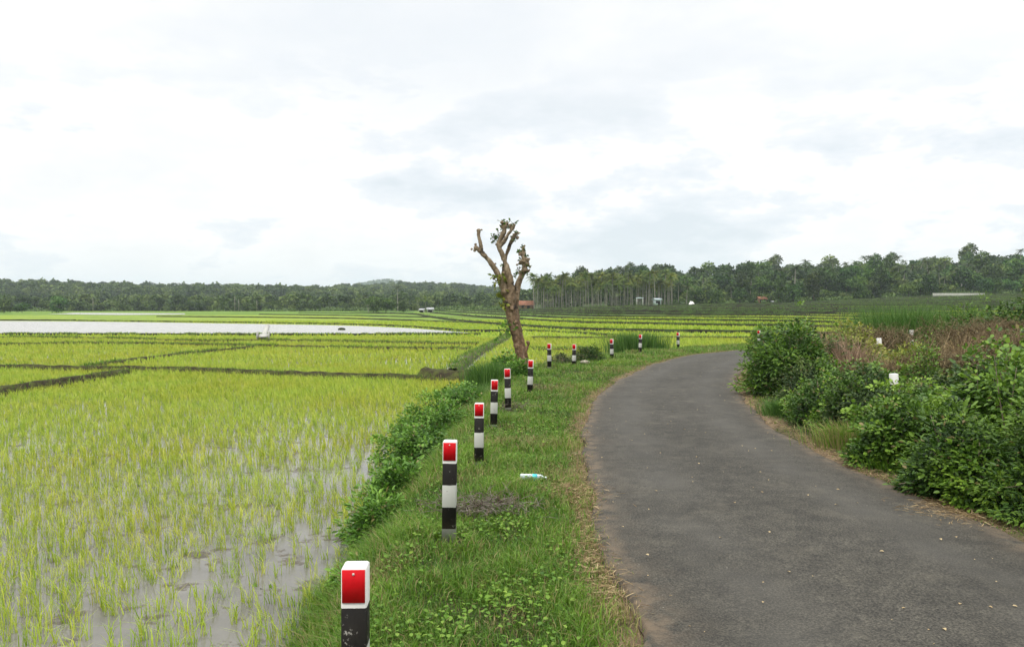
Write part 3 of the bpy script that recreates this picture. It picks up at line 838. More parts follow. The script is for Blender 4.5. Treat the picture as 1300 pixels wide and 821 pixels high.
def straw():
    acc = Acc(); n = 19000
    s = 2.5 * (34 / 2.5) ** rng.random(n); side = np.where(rng.random(n) < .5, 1, -1)
    l = rng.normal(.12, .09, n)
    x, y, k = lateral_point(s, l, side)
    m = fbm(x * 1.4, y * 1.4, 101, 3) > .42; x, y = x[m], y[m]
    # heap of dried cuttings by the bottle, heap nearer the camera
    hx = rng.normal(px2x(712, 7.7), .16, 2600); hy = rng.normal(7.55, .26, 2600)
    gx = rng.normal(px2x(742, 5.9), .07, 900); gy = rng.normal(5.9, .35, 900)
    kx = rng.normal(px2x(1222, 6.9), .25, 1200); ky = rng.normal(6.75, .2, 1200)
    x = np.concatenate([x, hx, gx, kx]); y = np.concatenate([y, hy, gy, ky]); n = len(x)
    z = ground_h(x, y, False) + .012 + rng.random(n) ** 2 * .03 + .05 * np.exp(-((x - px2x(712, 7.7)) / .2) ** 2 - ((y - 7.55) / .3) ** 2) * rng.random(n)
    lat_, kk = road_coord(x, y); z = np.maximum(z, np.where(np.abs(lat_) < HW[kk] + .02, .032, -9))
    th = rng.uniform(0, 6.28, n); ln = rng.uniform(.02, .10, n)
    A = np.stack([np.cos(th), np.sin(th), rng.normal(0, .12, n)], 1); U = np.stack([rng.normal(0, .3, n), rng.normal(0, .3, n), np.ones(n)], 1)
    add_leaves(acc, np.stack([x, y, z], 1), A, U, ln, rng.random(n), wid=.018 + .022 * rng.random(n), fold=.01, droop=.03)
    tag(acc.obj('dry_straw', M['straw']), 'dry straw and dead cuttings along both road edges', 'straw', kind='stuff')
    acc = Acc(); n = 150
    y = 4 + 24 * rng.random(n) ** 1.6; s = y; l = -rng.uniform(.1, 2.7, n); x, y, k = lateral_point(s, l)
    th = rng.uniform(0, 6.28, n)
    A = np.stack([np.cos(th), np.sin(th), rng.uniform(0, .15, n)], 1); U = np.stack([rng.normal(0, .15, n), rng.normal(0, .15, n), np.ones(n)], 1)
    add_leaves(acc, np.stack([x, y, np.full(n, .052)], 1), A, U, rng.uniform(.012, .035, n), rng.uniform(.6, 1, n), wid=.3)
    tag(acc.obj('fallen_leaves', M['straw']), 'small pale dead leaves scattered over the asphalt', 'leaves', kind='stuff')
straw()

# ------------------------------------------------------------------ striped posts
def post_mesh():
    a = Acc(); add_box(a, (0, 0, .385), (.104, .104, .79), bev=.006)
    return a.mesh('post', M['post'])
pm = post_mesh()
ra = Acc(); add_box(ra, (0, -.0545, .7075), (.095, .004, .136), bev=.0018)
rm = ra.mesh('reflector', M['red'])
sa = Acc(); add_tube(sa, [(0, -.0562, .758), (0, -.0595, .758)], .0055, 8); sm = sa.mesh('screw', M['screw'])
posts = [  # px, depth, turn, lean, top py, label
    (451.5, 3.30, 2, 0, 'nearest striped post, only its red reflector head in view', 716.0),
    (570, 6.02, 0, 0, 'tallest looking striped post standing beside the dry twigs', 558.5),
    (608, 8.95, -1, 1.2, 'striped post at the verge edge left of the plastic bottle', 511.5),
    (626.5, 11.8, 3, 0, 'striped post with leaves at its foot, fourth from the camera', 482),
    (645.5, 13.5, -2, -1, 'striped post in front of the tall green grass, fifth from the camera', 468),
    (672.5, 16.2, -8, 1.5, 'striped post just in front of the pruned tree', 457),
    (697.5, 22.5, -14, 0, 'striped post right behind the pruned tree on the field side', 436),
    (728.5, 23.8, -16, 0, 'striped post beside the low dark shrub', 437),
    (777, 26.8, -20, 0, 'striped post at the left edge of the tall grass clump', 430.5),
    (812.5, 30.0, -24, 0, 'striped post in front of the tall grass clump', 424.5),
    (861, 33.3, -28, 0, 'striped post on the open verge where the road bends', 422),
    (963.5, 35.2, -35, 0, 'striped post at the far bend beside the big leafy bush', 419.5),
    (1157, 26.0, 175, 0, 'white and black post without red in the rough growth', 418.5),
    (1118, 21.5, 170, 2, 'faded grey post half lost in dry brown stems', 429),
    (1139, 12.6, 182, 5, 'white post head poking out of the leaves, nearer the road bend', 474),
    (1222, 11.2, 178, -5, 'white post head poking out of the leaves, farther right', 487),
]
post_xy = []
for i, (px, d, turn, lean, lab, top) in enumerate(posts):
    x = px2x(px, d); zt = H - (top - 388) / 1000 * d
    gz = float(ground_h(np.array([x]), np.array([d]), False)[0])
    z = zt - .78                                   # head where the photo has it
    e_ = empty('striped_post', (x, d, z), R(turn)); e_.rotation_euler = (R(lean * .4 + [0, 1.5, -1, 1, -1.5][i % 5]), R(lean + [0, .8, -.9, 1.2, -.6, .4][i % 6]), R(turn))
    tag(e_, lab, 'post', 'striped posts along the road')
    o = link('post', pm, e_); o.location = (0, 0, 0)
    if i < 12:
        r_o = link('reflector', rm, e_)
        if i < 7: link('screw', sm, r_o)
    print('post', i, 'base', round(z, 2), 'ground', round(gz, 2))
    post_xy.append((x, d, z, gz))

# ------------------------------------------------------------------ shrubs
def bush_geo(rx, ry, h, nl, leaf, seed, lump=.6, flat=.75, wid=.36, stems=26, topbias=0.0, upright=.5, hollow=.45):
    """foliage Acc and stems Acc, base at origin"""
    g_ = np.random.default_rng(seed); fo = Acc(); st = Acc()
    nc = max(20, nl // 16)
    u = g_.normal(size=(nc, 3)); u = norm(u); u[:, 2] = np.abs(u[:, 2]) * 1.0 - .12
    th = np.arctan2(u[:, 1], u[:, 0])
    rad = (hollow + (1 - hollow) * g_.random(nc) ** .6)
    lum = 1 + lump * (fbm(th * 1.3 + seed, u[:, 2] * 2.5, seed, 3) - .5) * 2
    c = u * rad[:, None] * lum[:, None] * np.array([rx, ry, h * .95]); c[:, 2] = np.maximum(c[:, 2] + h * .03, leaf * .6)
    c[:, 2] *= (.82 + .36 * g_.random(nc))
    # leaves round each cluster
    per = nl // nc; P = np.repeat(c, per, 0); n = len(P)
    dd = norm(g_.normal(size=(n, 3))); dd[:, 2] = dd[:, 2] * .6 + .1
    out = norm(P / np.array([rx, ry, h]) + 1e-6)
    P = P + dd * leaf * g_.uniform(.4, 2.4, n)[:, None]; P[:, 2] = np.maximum(P[:, 2], .015)
    A = norm(dd + out * .5 + np.array([0, 0, -.15])); U = norm(np.array([0, 0, 1.0]) * flat + out * .55 + g_.normal(0, .35, (n, 3)))
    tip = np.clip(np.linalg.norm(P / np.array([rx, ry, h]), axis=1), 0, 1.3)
    rnd = np.clip(np.repeat(g_.normal(.12, .17, nc), per) + .42 * tip ** 3 + g_.normal(0, .12, n), 0, 1)  # outer leaves paler like new growth; inner and lower ones darkened as painted shade
    add_leaves(fo, P, A, U, leaf * g_.uniform(.6, 1.35, n), rnd, wid=wid, dry=(g_.random(n) < .025) * .8)
    for j in range(stems):
        t = c[g_.integers(0, nc)]; b = np.array([t[0] * .25, t[1] * .25, -.05]) + g_.normal(0, .05, 3) * [1, 1, 0]
        mid = (b + t) / 2 + np.array([t[0] * -.1, t[1] * -.1, h * .12]) + g_.normal(0, .03, 3)
        r0 = .006 + .006 * g_.random()
        add_tube(st, catmull([b, mid, t * g_.uniform(1.0, 1.22)], 3), np.linspace(r0, r0 * .35, 7), 4, g_.random())
    return fo, st


def shrub(name, px, d, rx, ry, h, nl, leaf, mat, lab, cat='bush', seed=1, loc=None, **kw):
    x = px2x(px, d); z = float(ground_h(np.array([x]), np.array([d]), False)[0])
    kw.setdefault('wid', [.36, .22, .42, .28, .17][seed % 5])
    fo, st = bush_geo(rx, ry, h, nl, leaf * (1.0 if kw['wid'] > .3 else 1.25), seed, **kw)
    e_ = empty(name, (x, d, z)); tag(e_, lab, cat)
    # keep the leaves off the striped posts that show through
    fo.obj('foliage', mat, e_); st.obj('stem', M['twig'], e_)
    return e_


B = shrub
RB = 'leafy_bush'
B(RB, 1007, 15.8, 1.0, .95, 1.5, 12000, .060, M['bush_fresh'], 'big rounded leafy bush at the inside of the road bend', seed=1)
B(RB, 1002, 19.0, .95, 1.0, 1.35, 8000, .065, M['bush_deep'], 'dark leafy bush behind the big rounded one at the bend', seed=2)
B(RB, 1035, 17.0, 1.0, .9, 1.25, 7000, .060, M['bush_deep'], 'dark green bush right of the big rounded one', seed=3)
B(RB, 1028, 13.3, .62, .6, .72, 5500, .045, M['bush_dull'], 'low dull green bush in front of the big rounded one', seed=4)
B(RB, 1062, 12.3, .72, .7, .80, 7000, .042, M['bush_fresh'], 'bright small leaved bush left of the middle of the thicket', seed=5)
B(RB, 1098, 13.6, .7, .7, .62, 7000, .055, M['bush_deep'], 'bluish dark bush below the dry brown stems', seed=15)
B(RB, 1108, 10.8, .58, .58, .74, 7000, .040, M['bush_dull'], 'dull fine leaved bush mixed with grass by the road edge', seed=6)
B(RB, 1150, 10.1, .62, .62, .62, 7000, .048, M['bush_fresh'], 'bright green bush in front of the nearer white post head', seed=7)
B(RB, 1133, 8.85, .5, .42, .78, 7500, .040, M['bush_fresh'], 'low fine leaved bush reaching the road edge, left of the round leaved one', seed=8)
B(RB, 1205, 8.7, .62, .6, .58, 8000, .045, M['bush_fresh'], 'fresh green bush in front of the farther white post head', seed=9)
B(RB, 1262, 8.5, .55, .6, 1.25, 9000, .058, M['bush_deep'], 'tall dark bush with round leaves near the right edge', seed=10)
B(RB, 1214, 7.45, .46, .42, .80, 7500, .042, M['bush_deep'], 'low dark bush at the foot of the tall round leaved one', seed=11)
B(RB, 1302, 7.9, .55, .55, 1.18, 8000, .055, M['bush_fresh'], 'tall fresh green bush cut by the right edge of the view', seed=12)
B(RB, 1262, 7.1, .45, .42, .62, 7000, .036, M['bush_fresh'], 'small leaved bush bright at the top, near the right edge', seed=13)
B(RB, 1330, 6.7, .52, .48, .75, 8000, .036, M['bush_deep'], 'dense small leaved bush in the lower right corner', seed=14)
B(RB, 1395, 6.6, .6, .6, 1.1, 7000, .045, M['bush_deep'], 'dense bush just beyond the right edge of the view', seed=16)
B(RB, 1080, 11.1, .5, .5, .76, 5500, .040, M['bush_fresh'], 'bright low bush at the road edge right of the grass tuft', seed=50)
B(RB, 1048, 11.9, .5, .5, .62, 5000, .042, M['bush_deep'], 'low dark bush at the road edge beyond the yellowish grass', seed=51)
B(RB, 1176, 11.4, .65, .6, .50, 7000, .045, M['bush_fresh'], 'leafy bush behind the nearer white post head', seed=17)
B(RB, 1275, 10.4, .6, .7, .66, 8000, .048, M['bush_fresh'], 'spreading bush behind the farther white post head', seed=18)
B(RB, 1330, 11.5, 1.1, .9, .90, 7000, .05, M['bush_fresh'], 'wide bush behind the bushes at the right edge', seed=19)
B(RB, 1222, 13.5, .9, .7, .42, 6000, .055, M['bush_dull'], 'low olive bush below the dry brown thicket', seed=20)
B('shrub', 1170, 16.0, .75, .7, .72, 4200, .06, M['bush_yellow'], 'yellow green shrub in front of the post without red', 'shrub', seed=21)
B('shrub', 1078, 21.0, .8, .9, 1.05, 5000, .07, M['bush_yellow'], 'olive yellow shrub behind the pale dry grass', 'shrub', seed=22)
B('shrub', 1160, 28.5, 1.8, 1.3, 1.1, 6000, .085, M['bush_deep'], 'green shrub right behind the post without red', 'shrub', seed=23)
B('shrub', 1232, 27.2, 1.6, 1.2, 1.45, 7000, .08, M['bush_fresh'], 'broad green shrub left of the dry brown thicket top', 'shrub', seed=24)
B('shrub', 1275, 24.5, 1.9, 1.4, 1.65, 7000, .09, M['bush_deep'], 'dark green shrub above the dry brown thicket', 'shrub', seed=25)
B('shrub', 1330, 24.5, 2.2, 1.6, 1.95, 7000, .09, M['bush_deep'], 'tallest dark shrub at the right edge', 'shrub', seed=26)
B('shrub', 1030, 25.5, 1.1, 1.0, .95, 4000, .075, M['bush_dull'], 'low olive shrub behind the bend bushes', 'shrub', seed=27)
B('shrub', 968, 35.9, .55, .5, 1.05, 1500, .075, M['bush_fresh'], 'small bright shrub next to the far bend post', 'shrub', seed=28)
# field side
B('weed_plant', 550, 13.4, .75, .85, .72, 8000, .046, M['weed'], 'bushy weed on the slope left of the fourth post', 'weed', seed=31)
B('weed_plant', 536, 11.0, .62, .65, .62, 7000, .042, M['weed'], 'low bushy weed at the water edge left of the third post', 'weed', seed=32)
B('weed_plant', 508, 9.2, .45, .50, .52, 4400, .044, M['weed'], 'trailing weed with round leaves reaching over the water', 'weed', seed=33)
B('weed_plant', 484, 7.7, .36, .42, .40, 3200, .045, M['weed'], 'sparse weed on the bank left of the tallest looking post', 'weed', seed=34)
B('weed_plant', 590, 16.2, .6, .7, .60, 5200, .048, M['weed'], 'spreading weed below the tall green grass by the fifth post', 'weed', seed=35)
B('weed_plant', 575, 19.2, .65, .6, .45, 3200, .055, M['weed'], 'weed at the end of the thick turf block', 'weed', seed=36)
B('weed_plant', 640, 20.8, .42, .4, .75, 2600, .07, M['weed'], 'leafy weed with big bright leaves left of the pruned tree foot', 'weed', seed=37, wid=.42)
B('weed_plant', 660, 20.2, .4, .35, .4, 2000, .055, M['weed'], 'dark leafy weed hiding the foot of the pruned tree', 'weed', seed=38)
B('shrub', 747, 25.6, .52, .45, .55, 4200, .045, M['bush_deep'], 'low dark shrub right of the eighth post', 'shrub', seed=39)
B('shrub', 712, 24.8, .45, .4, .32, 1500, .04, M['bush_dull'], 'thin wiry shrub left of the eighth post', 'shrub', seed=40)
B('weed_plant', 455, 5.9, .16, .2, .16, 500, .035, M['weed'], 'small broad leaved weed at the edge of the water near the nearest post', 'weed', seed=41)
B('weed_plant', 330, 6.4, .10, .10, .10, 60, .045, M['bush_deep'], 'tiny dark water weed among the seedlings', 'weed', seed=42, stems=6)


def stalks(name, px, d, r, h, n, mat, lab, cat, lean=.5, w=.01, bias=None, seed=0, ry=None, zadd=0.0, prd=.0):
    x = px2x(px, d); z = float(ground_h(np.array([x]), np.array([d]), False)[0]) + zadd
    g_ = np.random.default_rng(seed + 500); acc = Acc(); ry = ry or r
    P = np.stack([g_.normal(0, r * .5, n), g_.normal(0, ry * .5, n), np.full(n, -.03)], 1)
    ang = np.arctan2(P[:, 1], P[:, 0]) + g_.normal(0, .7, n)
    if bias is not None:
        m = g_.random(n) < .6; ang[m] = bias + g_.normal(0, .4, m.sum())
    add_blades(acc, P, ang, h * g_.uniform(.5, 1.08, n), lean * g_.uniform(.2, 1.2, n), w * g_.uniform(.6, 1.3, n), g_.random(n), (g_.random(n) < prd) * .8)
    o = acc.obj(name, mat, loc=(x, d, z)); tag(o, lab, cat); return o


G = stalks
G('tall_grass_clump', 808, 33.0, 1.05, 1.42, 3200, M['tallgrass'], 'wide clump of tall green grass behind the posts at the bend', 'grass clump', .28, .026, seed=1, ry=.5)
G('tall_grass_clump', 622, 19.8, .55, .85, 1500, M['tallgrass'], 'tuft of tall green grass left of the pruned tree', 'grass clump', .5, .014, seed=2)
G('tall_grass_clump', 606, 17.4, .5, .55, 1000, M['tallgrass'], 'shorter green grass tuft left of the fifth post', 'grass clump', .6, .012, seed=3)
G('tall_grass_clump', 1140, 28.0, 1.3, 1.95, 2600, M['tallgrass'], 'tall feathery green grass rising behind the thicket', 'grass clump', .55, .018, seed=4)
G('tall_grass_clump', 1200, 27.5, 2.2, 1.75, 2600, M['tallgrass'], 'long grass right of the feathery green grass', 'grass clump', .6, .02, seed=5)
G('tall_grass_clump', 932, 37.0, .55, .55, 500, M['tallgrass'], 'small green grass tuft beyond the road bend', 'grass clump', .6, .02, seed=6, zadd=.15)
G('tall_grass_clump', 998, 13.0, .34, .32, 1400, M['tallgrass'], 'bright grass tuft at the road edge under the big bush', 'grass clump', .9, .009, seed=7)
G('tall_grass_clump', 1082, 10.0, .4, .42, 1300, M['grass'], 'yellowish grass tuft at the road edge in the thicket', 'grass clump', .9, .008, seed=8, prd=.45)
G('tall_grass_clump', 1128, 8.6, .22, .30, 260, M['grass'], 'few long arching blades at the road edge', 'grass clump', 1.2, .009, seed=9)
G('dry_grass_clump', 1066, 16.6, .55, 1.30, 1300, M['dry_pink'], 'pinkish pale dry grass clump leaning left', 'dry grass', .55, .012, bias=2.6, seed=10)
G('dry_grass_clump', 1252, 17.0, .9, 1.25, 1100, M['straw'], 'long pale dry blades leaning right over the brown thicket', 'dry grass', .8, .010, bias=.3, seed=12, prd=.1)
G('dry_grass_clump', 1128, 15.2, .5, .80, 500, M['straw'], 'thin pale dry stalks standing in front of the faded post', 'dry grass', .5, .009, seed=13)
B('weed_plant', 1165, 14.6, .45, .4, .55, 1800, .05, M['bush_fresh'], 'fresh weed growing up through the brown stems', 'weed', seed=60)
B('weed_plant', 1262, 15.0, .5, .4, .62, 2200, .05, M['bush_dull'], 'olive weed in front of the big brown thicket', 'weed', seed=61)
G('dry_grass_clump', 1040, 18.6, .45, 1.45, 500, M['straw'], 'pale feathery dry grass above the big bush', 'dry grass', .5, .011, bias=2.9, seed=11, prd=.2)


def dry_thicket(px, d, r, h, n, seed, lab, bias):
    x = px2x(px, d); z = float(ground_h(np.array([x]), np.array([d]), False)[0])
    g_ = np.random.default_rng(seed); e_ = empty('dry_bush', (x, d, z)); tag(e_, lab, 'dry bush')
    st = Acc()
    for j in range(n):
        b = np.array([g_.normal(0, r * .45), g_.normal(0, r * .35), -.03]); th = g_.uniform(0, 6.28) if g_.random() < .35 else bias + g_.normal(0, .5)
        L_ = h * g_.uniform(.6, 1.15); le = g_.uniform(.25, .8)
        p1 = b + np.array([math.cos(th) * le * L_ * .3, math.sin(th) * le * L_ * .3, L_ * .6]); p2 = b + np.array([math.cos(th) * le * L_, math.sin(th) * le * L_, L_ * (1 - .25 * le)])
        r0 = g_.uniform(.004, .009)
        add_tube(st, [b, p1, p2], [r0, r0 * .8, r0 * .35], 3, cap=False)
        for q in range(3):
            t = g_.uniform(.3, 1); s_ = p1 * (1 - t) + p2 * t; v = norm(g_.normal(size=3)) * [1, 1, .5] * g_.uniform(.12, .35)
            add_tube(st, [s_, s_ + v], [r0 * .5, r0 * .25], 3, cap=False)
    st.obj('stem', M['dry_stem'], e_)
    nl = n * 7; th = g_.uniform(0, 6.28, nl)
    P = np.stack([g_.normal(0, r * .5, nl), g_.normal(0, r * .4, nl), g_.random(nl) * h * .75], 1); fo = Acc()
    A = norm(g_.normal(size=(nl, 3)) + [0, 0, -.5]); add_leaves(fo, P, A, np.array([0, 0, 1.0]) + g_.normal(0, .5, (nl, 3)), g_.uniform(.03, .09, nl), g_.random(nl), wid=.22)
    fo.obj('foliage', M['bush_dry'], e_)
M['dry_stem'] = solid('dry_stem', (.10, .068, .036), .9, .1, (6, (.34, .27, .16), .46, .68))
dry_thicket(1108, 22.6, 1.3, 1.1, 420, 201, 'tangle of brown dry stems around the faded post', 1.2)
dry_thicket(1128, 15.6, 1.0, .60, 340, 202, 'low brown dry bush left of the yellow green shrub', 2.4)
dry_thicket(1245, 18.2, 1.2, 1.32, 620, 203, 'big brown dry thicket leaning right', .4)
dry_thicket(1288, 16.5, .9, 1.1, 420, 204, 'brown dry thicket at the right edge', .2)
dry_thicket(1212, 15.4, 1.0, .72, 340, 205, 'russet dry bush in front of the big brown thicket', 1.5)


def sprays():
    """long leafy shoots standing above the thicket on the right"""
    for j, (px, d, h, sd, lab) in enumerate([(1282, 8.2, 1.42, 1, 'tall leafy shoot above the round leaved bush'), (1268, 9.2, 1.25, 2, 'leafy shoot leaning left behind the round leaved bush'),
                                       (1296, 7.4, 1.3, 3, 'bare lower shoot with leaves at the tip by the right edge'), (1182, 14.6, 1.0, 4, 'pale compound leaved shoot before the dry bushes')]):
        g_ = np.random.default_rng(sd + 900); x = px2x(px, d); z = float(ground_h(np.array([x]), np.array([d]), False)[0])
        e_ = empty('leafy_shoot', (x, d, z)); tag(e_, lab, 'shoot'); st = Acc(); fo = Acc()
        for q in range(4):
            b = np.array([g_.normal(0, .05), g_.normal(0, .05), 0]); tip = b + np.array([g_.normal(0, .22), g_.normal(0, .15), h * g_.uniform(.75, 1.0)])
            pts = catmull([b, (b + tip) / 2 + g_.normal(0, .05, 3), tip], 8); add_tube(st, pts, np.linspace(.009, .003, len(pts)), 5)
            for t in range(5, len(pts)):
                k = 10; dd = norm(g_.normal(size=(k, 3)) + [0, 0, .1]); P = pts[t] + dd * .05
                add_leaves(fo, P + dd * g_.uniform(0, .07, (k, 1)), dd, np.array([0, 0, 1.0]) + g_.normal(0, .3, (k, 3)), g_.uniform(.035, .06, k), g_.uniform(.2, 1, k), wid=.34)
        st.obj('stem', M['twig'], e_); fo.obj('foliage', M['bush_fresh'], e_)
sprays()


def undergrowth():
    acc = Acc(); n = 70000; s = rng.uniform(5.5, 24, n); l = .45 + rng.random(n) ** .8 * 5.0
    x, y, k = lateral_point(s, l, -1); x += rng.normal(0, .1, n); y += rng.normal(0, .1, n)
    p = fbm(x * 1.6, y * 1.6, 141, 4); m = p + rng.normal(0, .05, n) > .44; x, y, l, p = x[m], y[m], l[m], p[m]; n = len(x)
    z = ground_h(x, y, False) + rng.random(n) ** .7 * (.12 + .75 * np.clip(p - .35, 0, 1)) * sstep(.3, 1.2, l)
    th = rng.uniform(0, 6.28, n); sp_ = fbm(x * 2.3, y * 2.3, 143, 3)
    A = np.stack([np.cos(th), np.sin(th), rng.uniform(-.3, .6, n)], 1); U = np.stack([rng.normal(0, .4, n), rng.normal(0, .4, n), np.ones(n)], 1)
    add_leaves(acc, np.stack([x, y, z], 1), A, U, rng.uniform(.02, .055, n) * (1 + .02 * y), np.clip(sp_ + rng.normal(0, .2, n), 0, 1), wid=np.where(sp_ > .5, .36, .17), dry=(rng.random(n) < .10 + .5 * (sp_ < .38)) * rng.uniform(.3, .9, n))
    tag(acc.obj('undergrowth', M['bush_fresh']), 'low mixed leafy undergrowth filling the gaps in the roadside thicket', 'undergrowth', kind='stuff')
undergrowth()


# dead twig heap beside the tallest looking post
def twigs(px, d, r, n, seed, lab, mat, hh=.14):
    g_ = np.random.default_rng(seed); x = px2x(px, d); z = float(ground_h(np.array([x]), np.array([d]), False)[0]); a = Acc()
    for j in range(n):
        p = np.array([g_.normal(0, r), g_.normal(0, r * .5), g_.random() * hh]); v = norm(g_.normal(size=3) * [1, .8, .45]) * g_.uniform(.06, .2)
        add_tube(a, [p, p + v * .5 + g_.normal(0, .012, 3), p + v], [.0032, .0028, .0015], 3, cap=False)
    o = a.obj('twig_heap', mat, loc=(x, d, z)); tag(o, lab, 'twigs')
twigs(612, 6.8, .22, 520, 301, 'heap of dead grey twigs right of the tallest looking post', M['greytwig'])
twigs(676, 16.6, .22, 120, 302, 'small brown twig heap at the foot of the post before the tree', M['twig'], .16)
twigs(718, 24.2, .5, 160, 303, 'wiry dead branches around the thin shrub', M['twig'], .35)
twigs(655, 13.6, .22, 120, 304, 'flattened dead stems right of the fifth post', M['greytwig'], .06)
sa_ = Acc()
g_ = np.random.default_rng(5); u = norm(g_.normal(size=(40, 3)))
import bmesh
bm = bmesh.new(); bmesh.ops.create_icosphere(bm, subdivisions=2, radius=.11)
for v in bm.verts: v.co = Vector((v.co.x * 1.4, v.co.y, v.co.z * .6)) * (1 + .35 * (float(vnoise(np.array([v.co.x * 14 + 3]), np.array([v.co.y * 14 + v.co.z * 9]), 3)[0]) - .5))
me = bpy.data.meshes.new('stone'); bm.to_mesh(me); bm.free(); me.materials.append(solid('pale_stone', (.42, .38, .30), .9, .1, (12, (.22, .20, .15), .4, .6)))
x, y = px2x(742.5, 24.2), 24.2
o = link('stone', me, loc=(x, y, float(ground_h(np.array([x]), np.array([y]), False)[0]) + .05)); tag(o, 'pale stone lying below the low dark shrub', 'stone')


# ------------------------------------------------------------------ plastic bottle
def lathe(acc, prof, k=20):
    prof = np.array(prof); n = len(prof); a = np.arange(k) / k * 2 * math.pi
    V = np.stack([np.repeat(prof[:, 0], k), (prof[:, 1][:, None] * np.cos(a)).ravel(), (prof[:, 1][:, None] * np.sin(a)).ravel()], 1); q = []
    for i in range(n - 1):
        for j in range(k): q.append([i * k + j, (i + 1) * k + j, (i + 1) * k + (j + 1) % k, i * k + (j + 1) % k])
    acc.add(V, [np.array(q)])
bx, by = px2x(677, 8.0), 8.0
bz = float(ground_h(np.array([bx]), np.array([by]), False)[0])
be = empty('plastic_bottle', (bx, by, bz + .06)); be.rotation_euler = (R(20), R(3), R(4)); tag(be, 'clear plastic water bottle with turquoise band lying in the grass', 'bottle')
mm_, nt, out = newmat('clear_plastic'); p = N(nt, 'ShaderNodeBsdfPrincipled'); p.inputs['Base Color'].default_value = (.62, .72, .72, 1)
p.inputs['Transmission Weight'].default_value = .45; p.inputs['Roughness'].default_value = .22; p.inputs['IOR'].default_value = 1.3; nt.links.new(p.outputs[0], out.inputs[0])
a = Acc(); pr = [(-.135, .0), (-.135, .024), (-.130, .033), (-.118, .036)]
for i in range(9): pr += [(-.108 + i * .02, .0365), (-.100 + i * .02, .0345)]
pr += [(.070, .036), (.088, .030), (.104, .017), (.112, .0135), (.122, .0135)]
lathe(a, pr); a.obj('body', mm_, be, smooth=True)
a = Acc(); lathe(a, [(-.012, .0375), (-.011, .0382), (.036, .0382), (.037, .0375)]); a.obj('wrapper', solid('turquoise_film', (.03, .50, .52), .35, .5, (25, (.06, .25, .42), .5, .6)), be, smooth=True)
a = Acc(); lathe(a, [(.118, .0), (.118, .0155), (.135, .0155), (.136, .0145), (.136, 0)]); a.obj('cap', solid('white_cap', (.75, .78, .8), .4, .5), be)


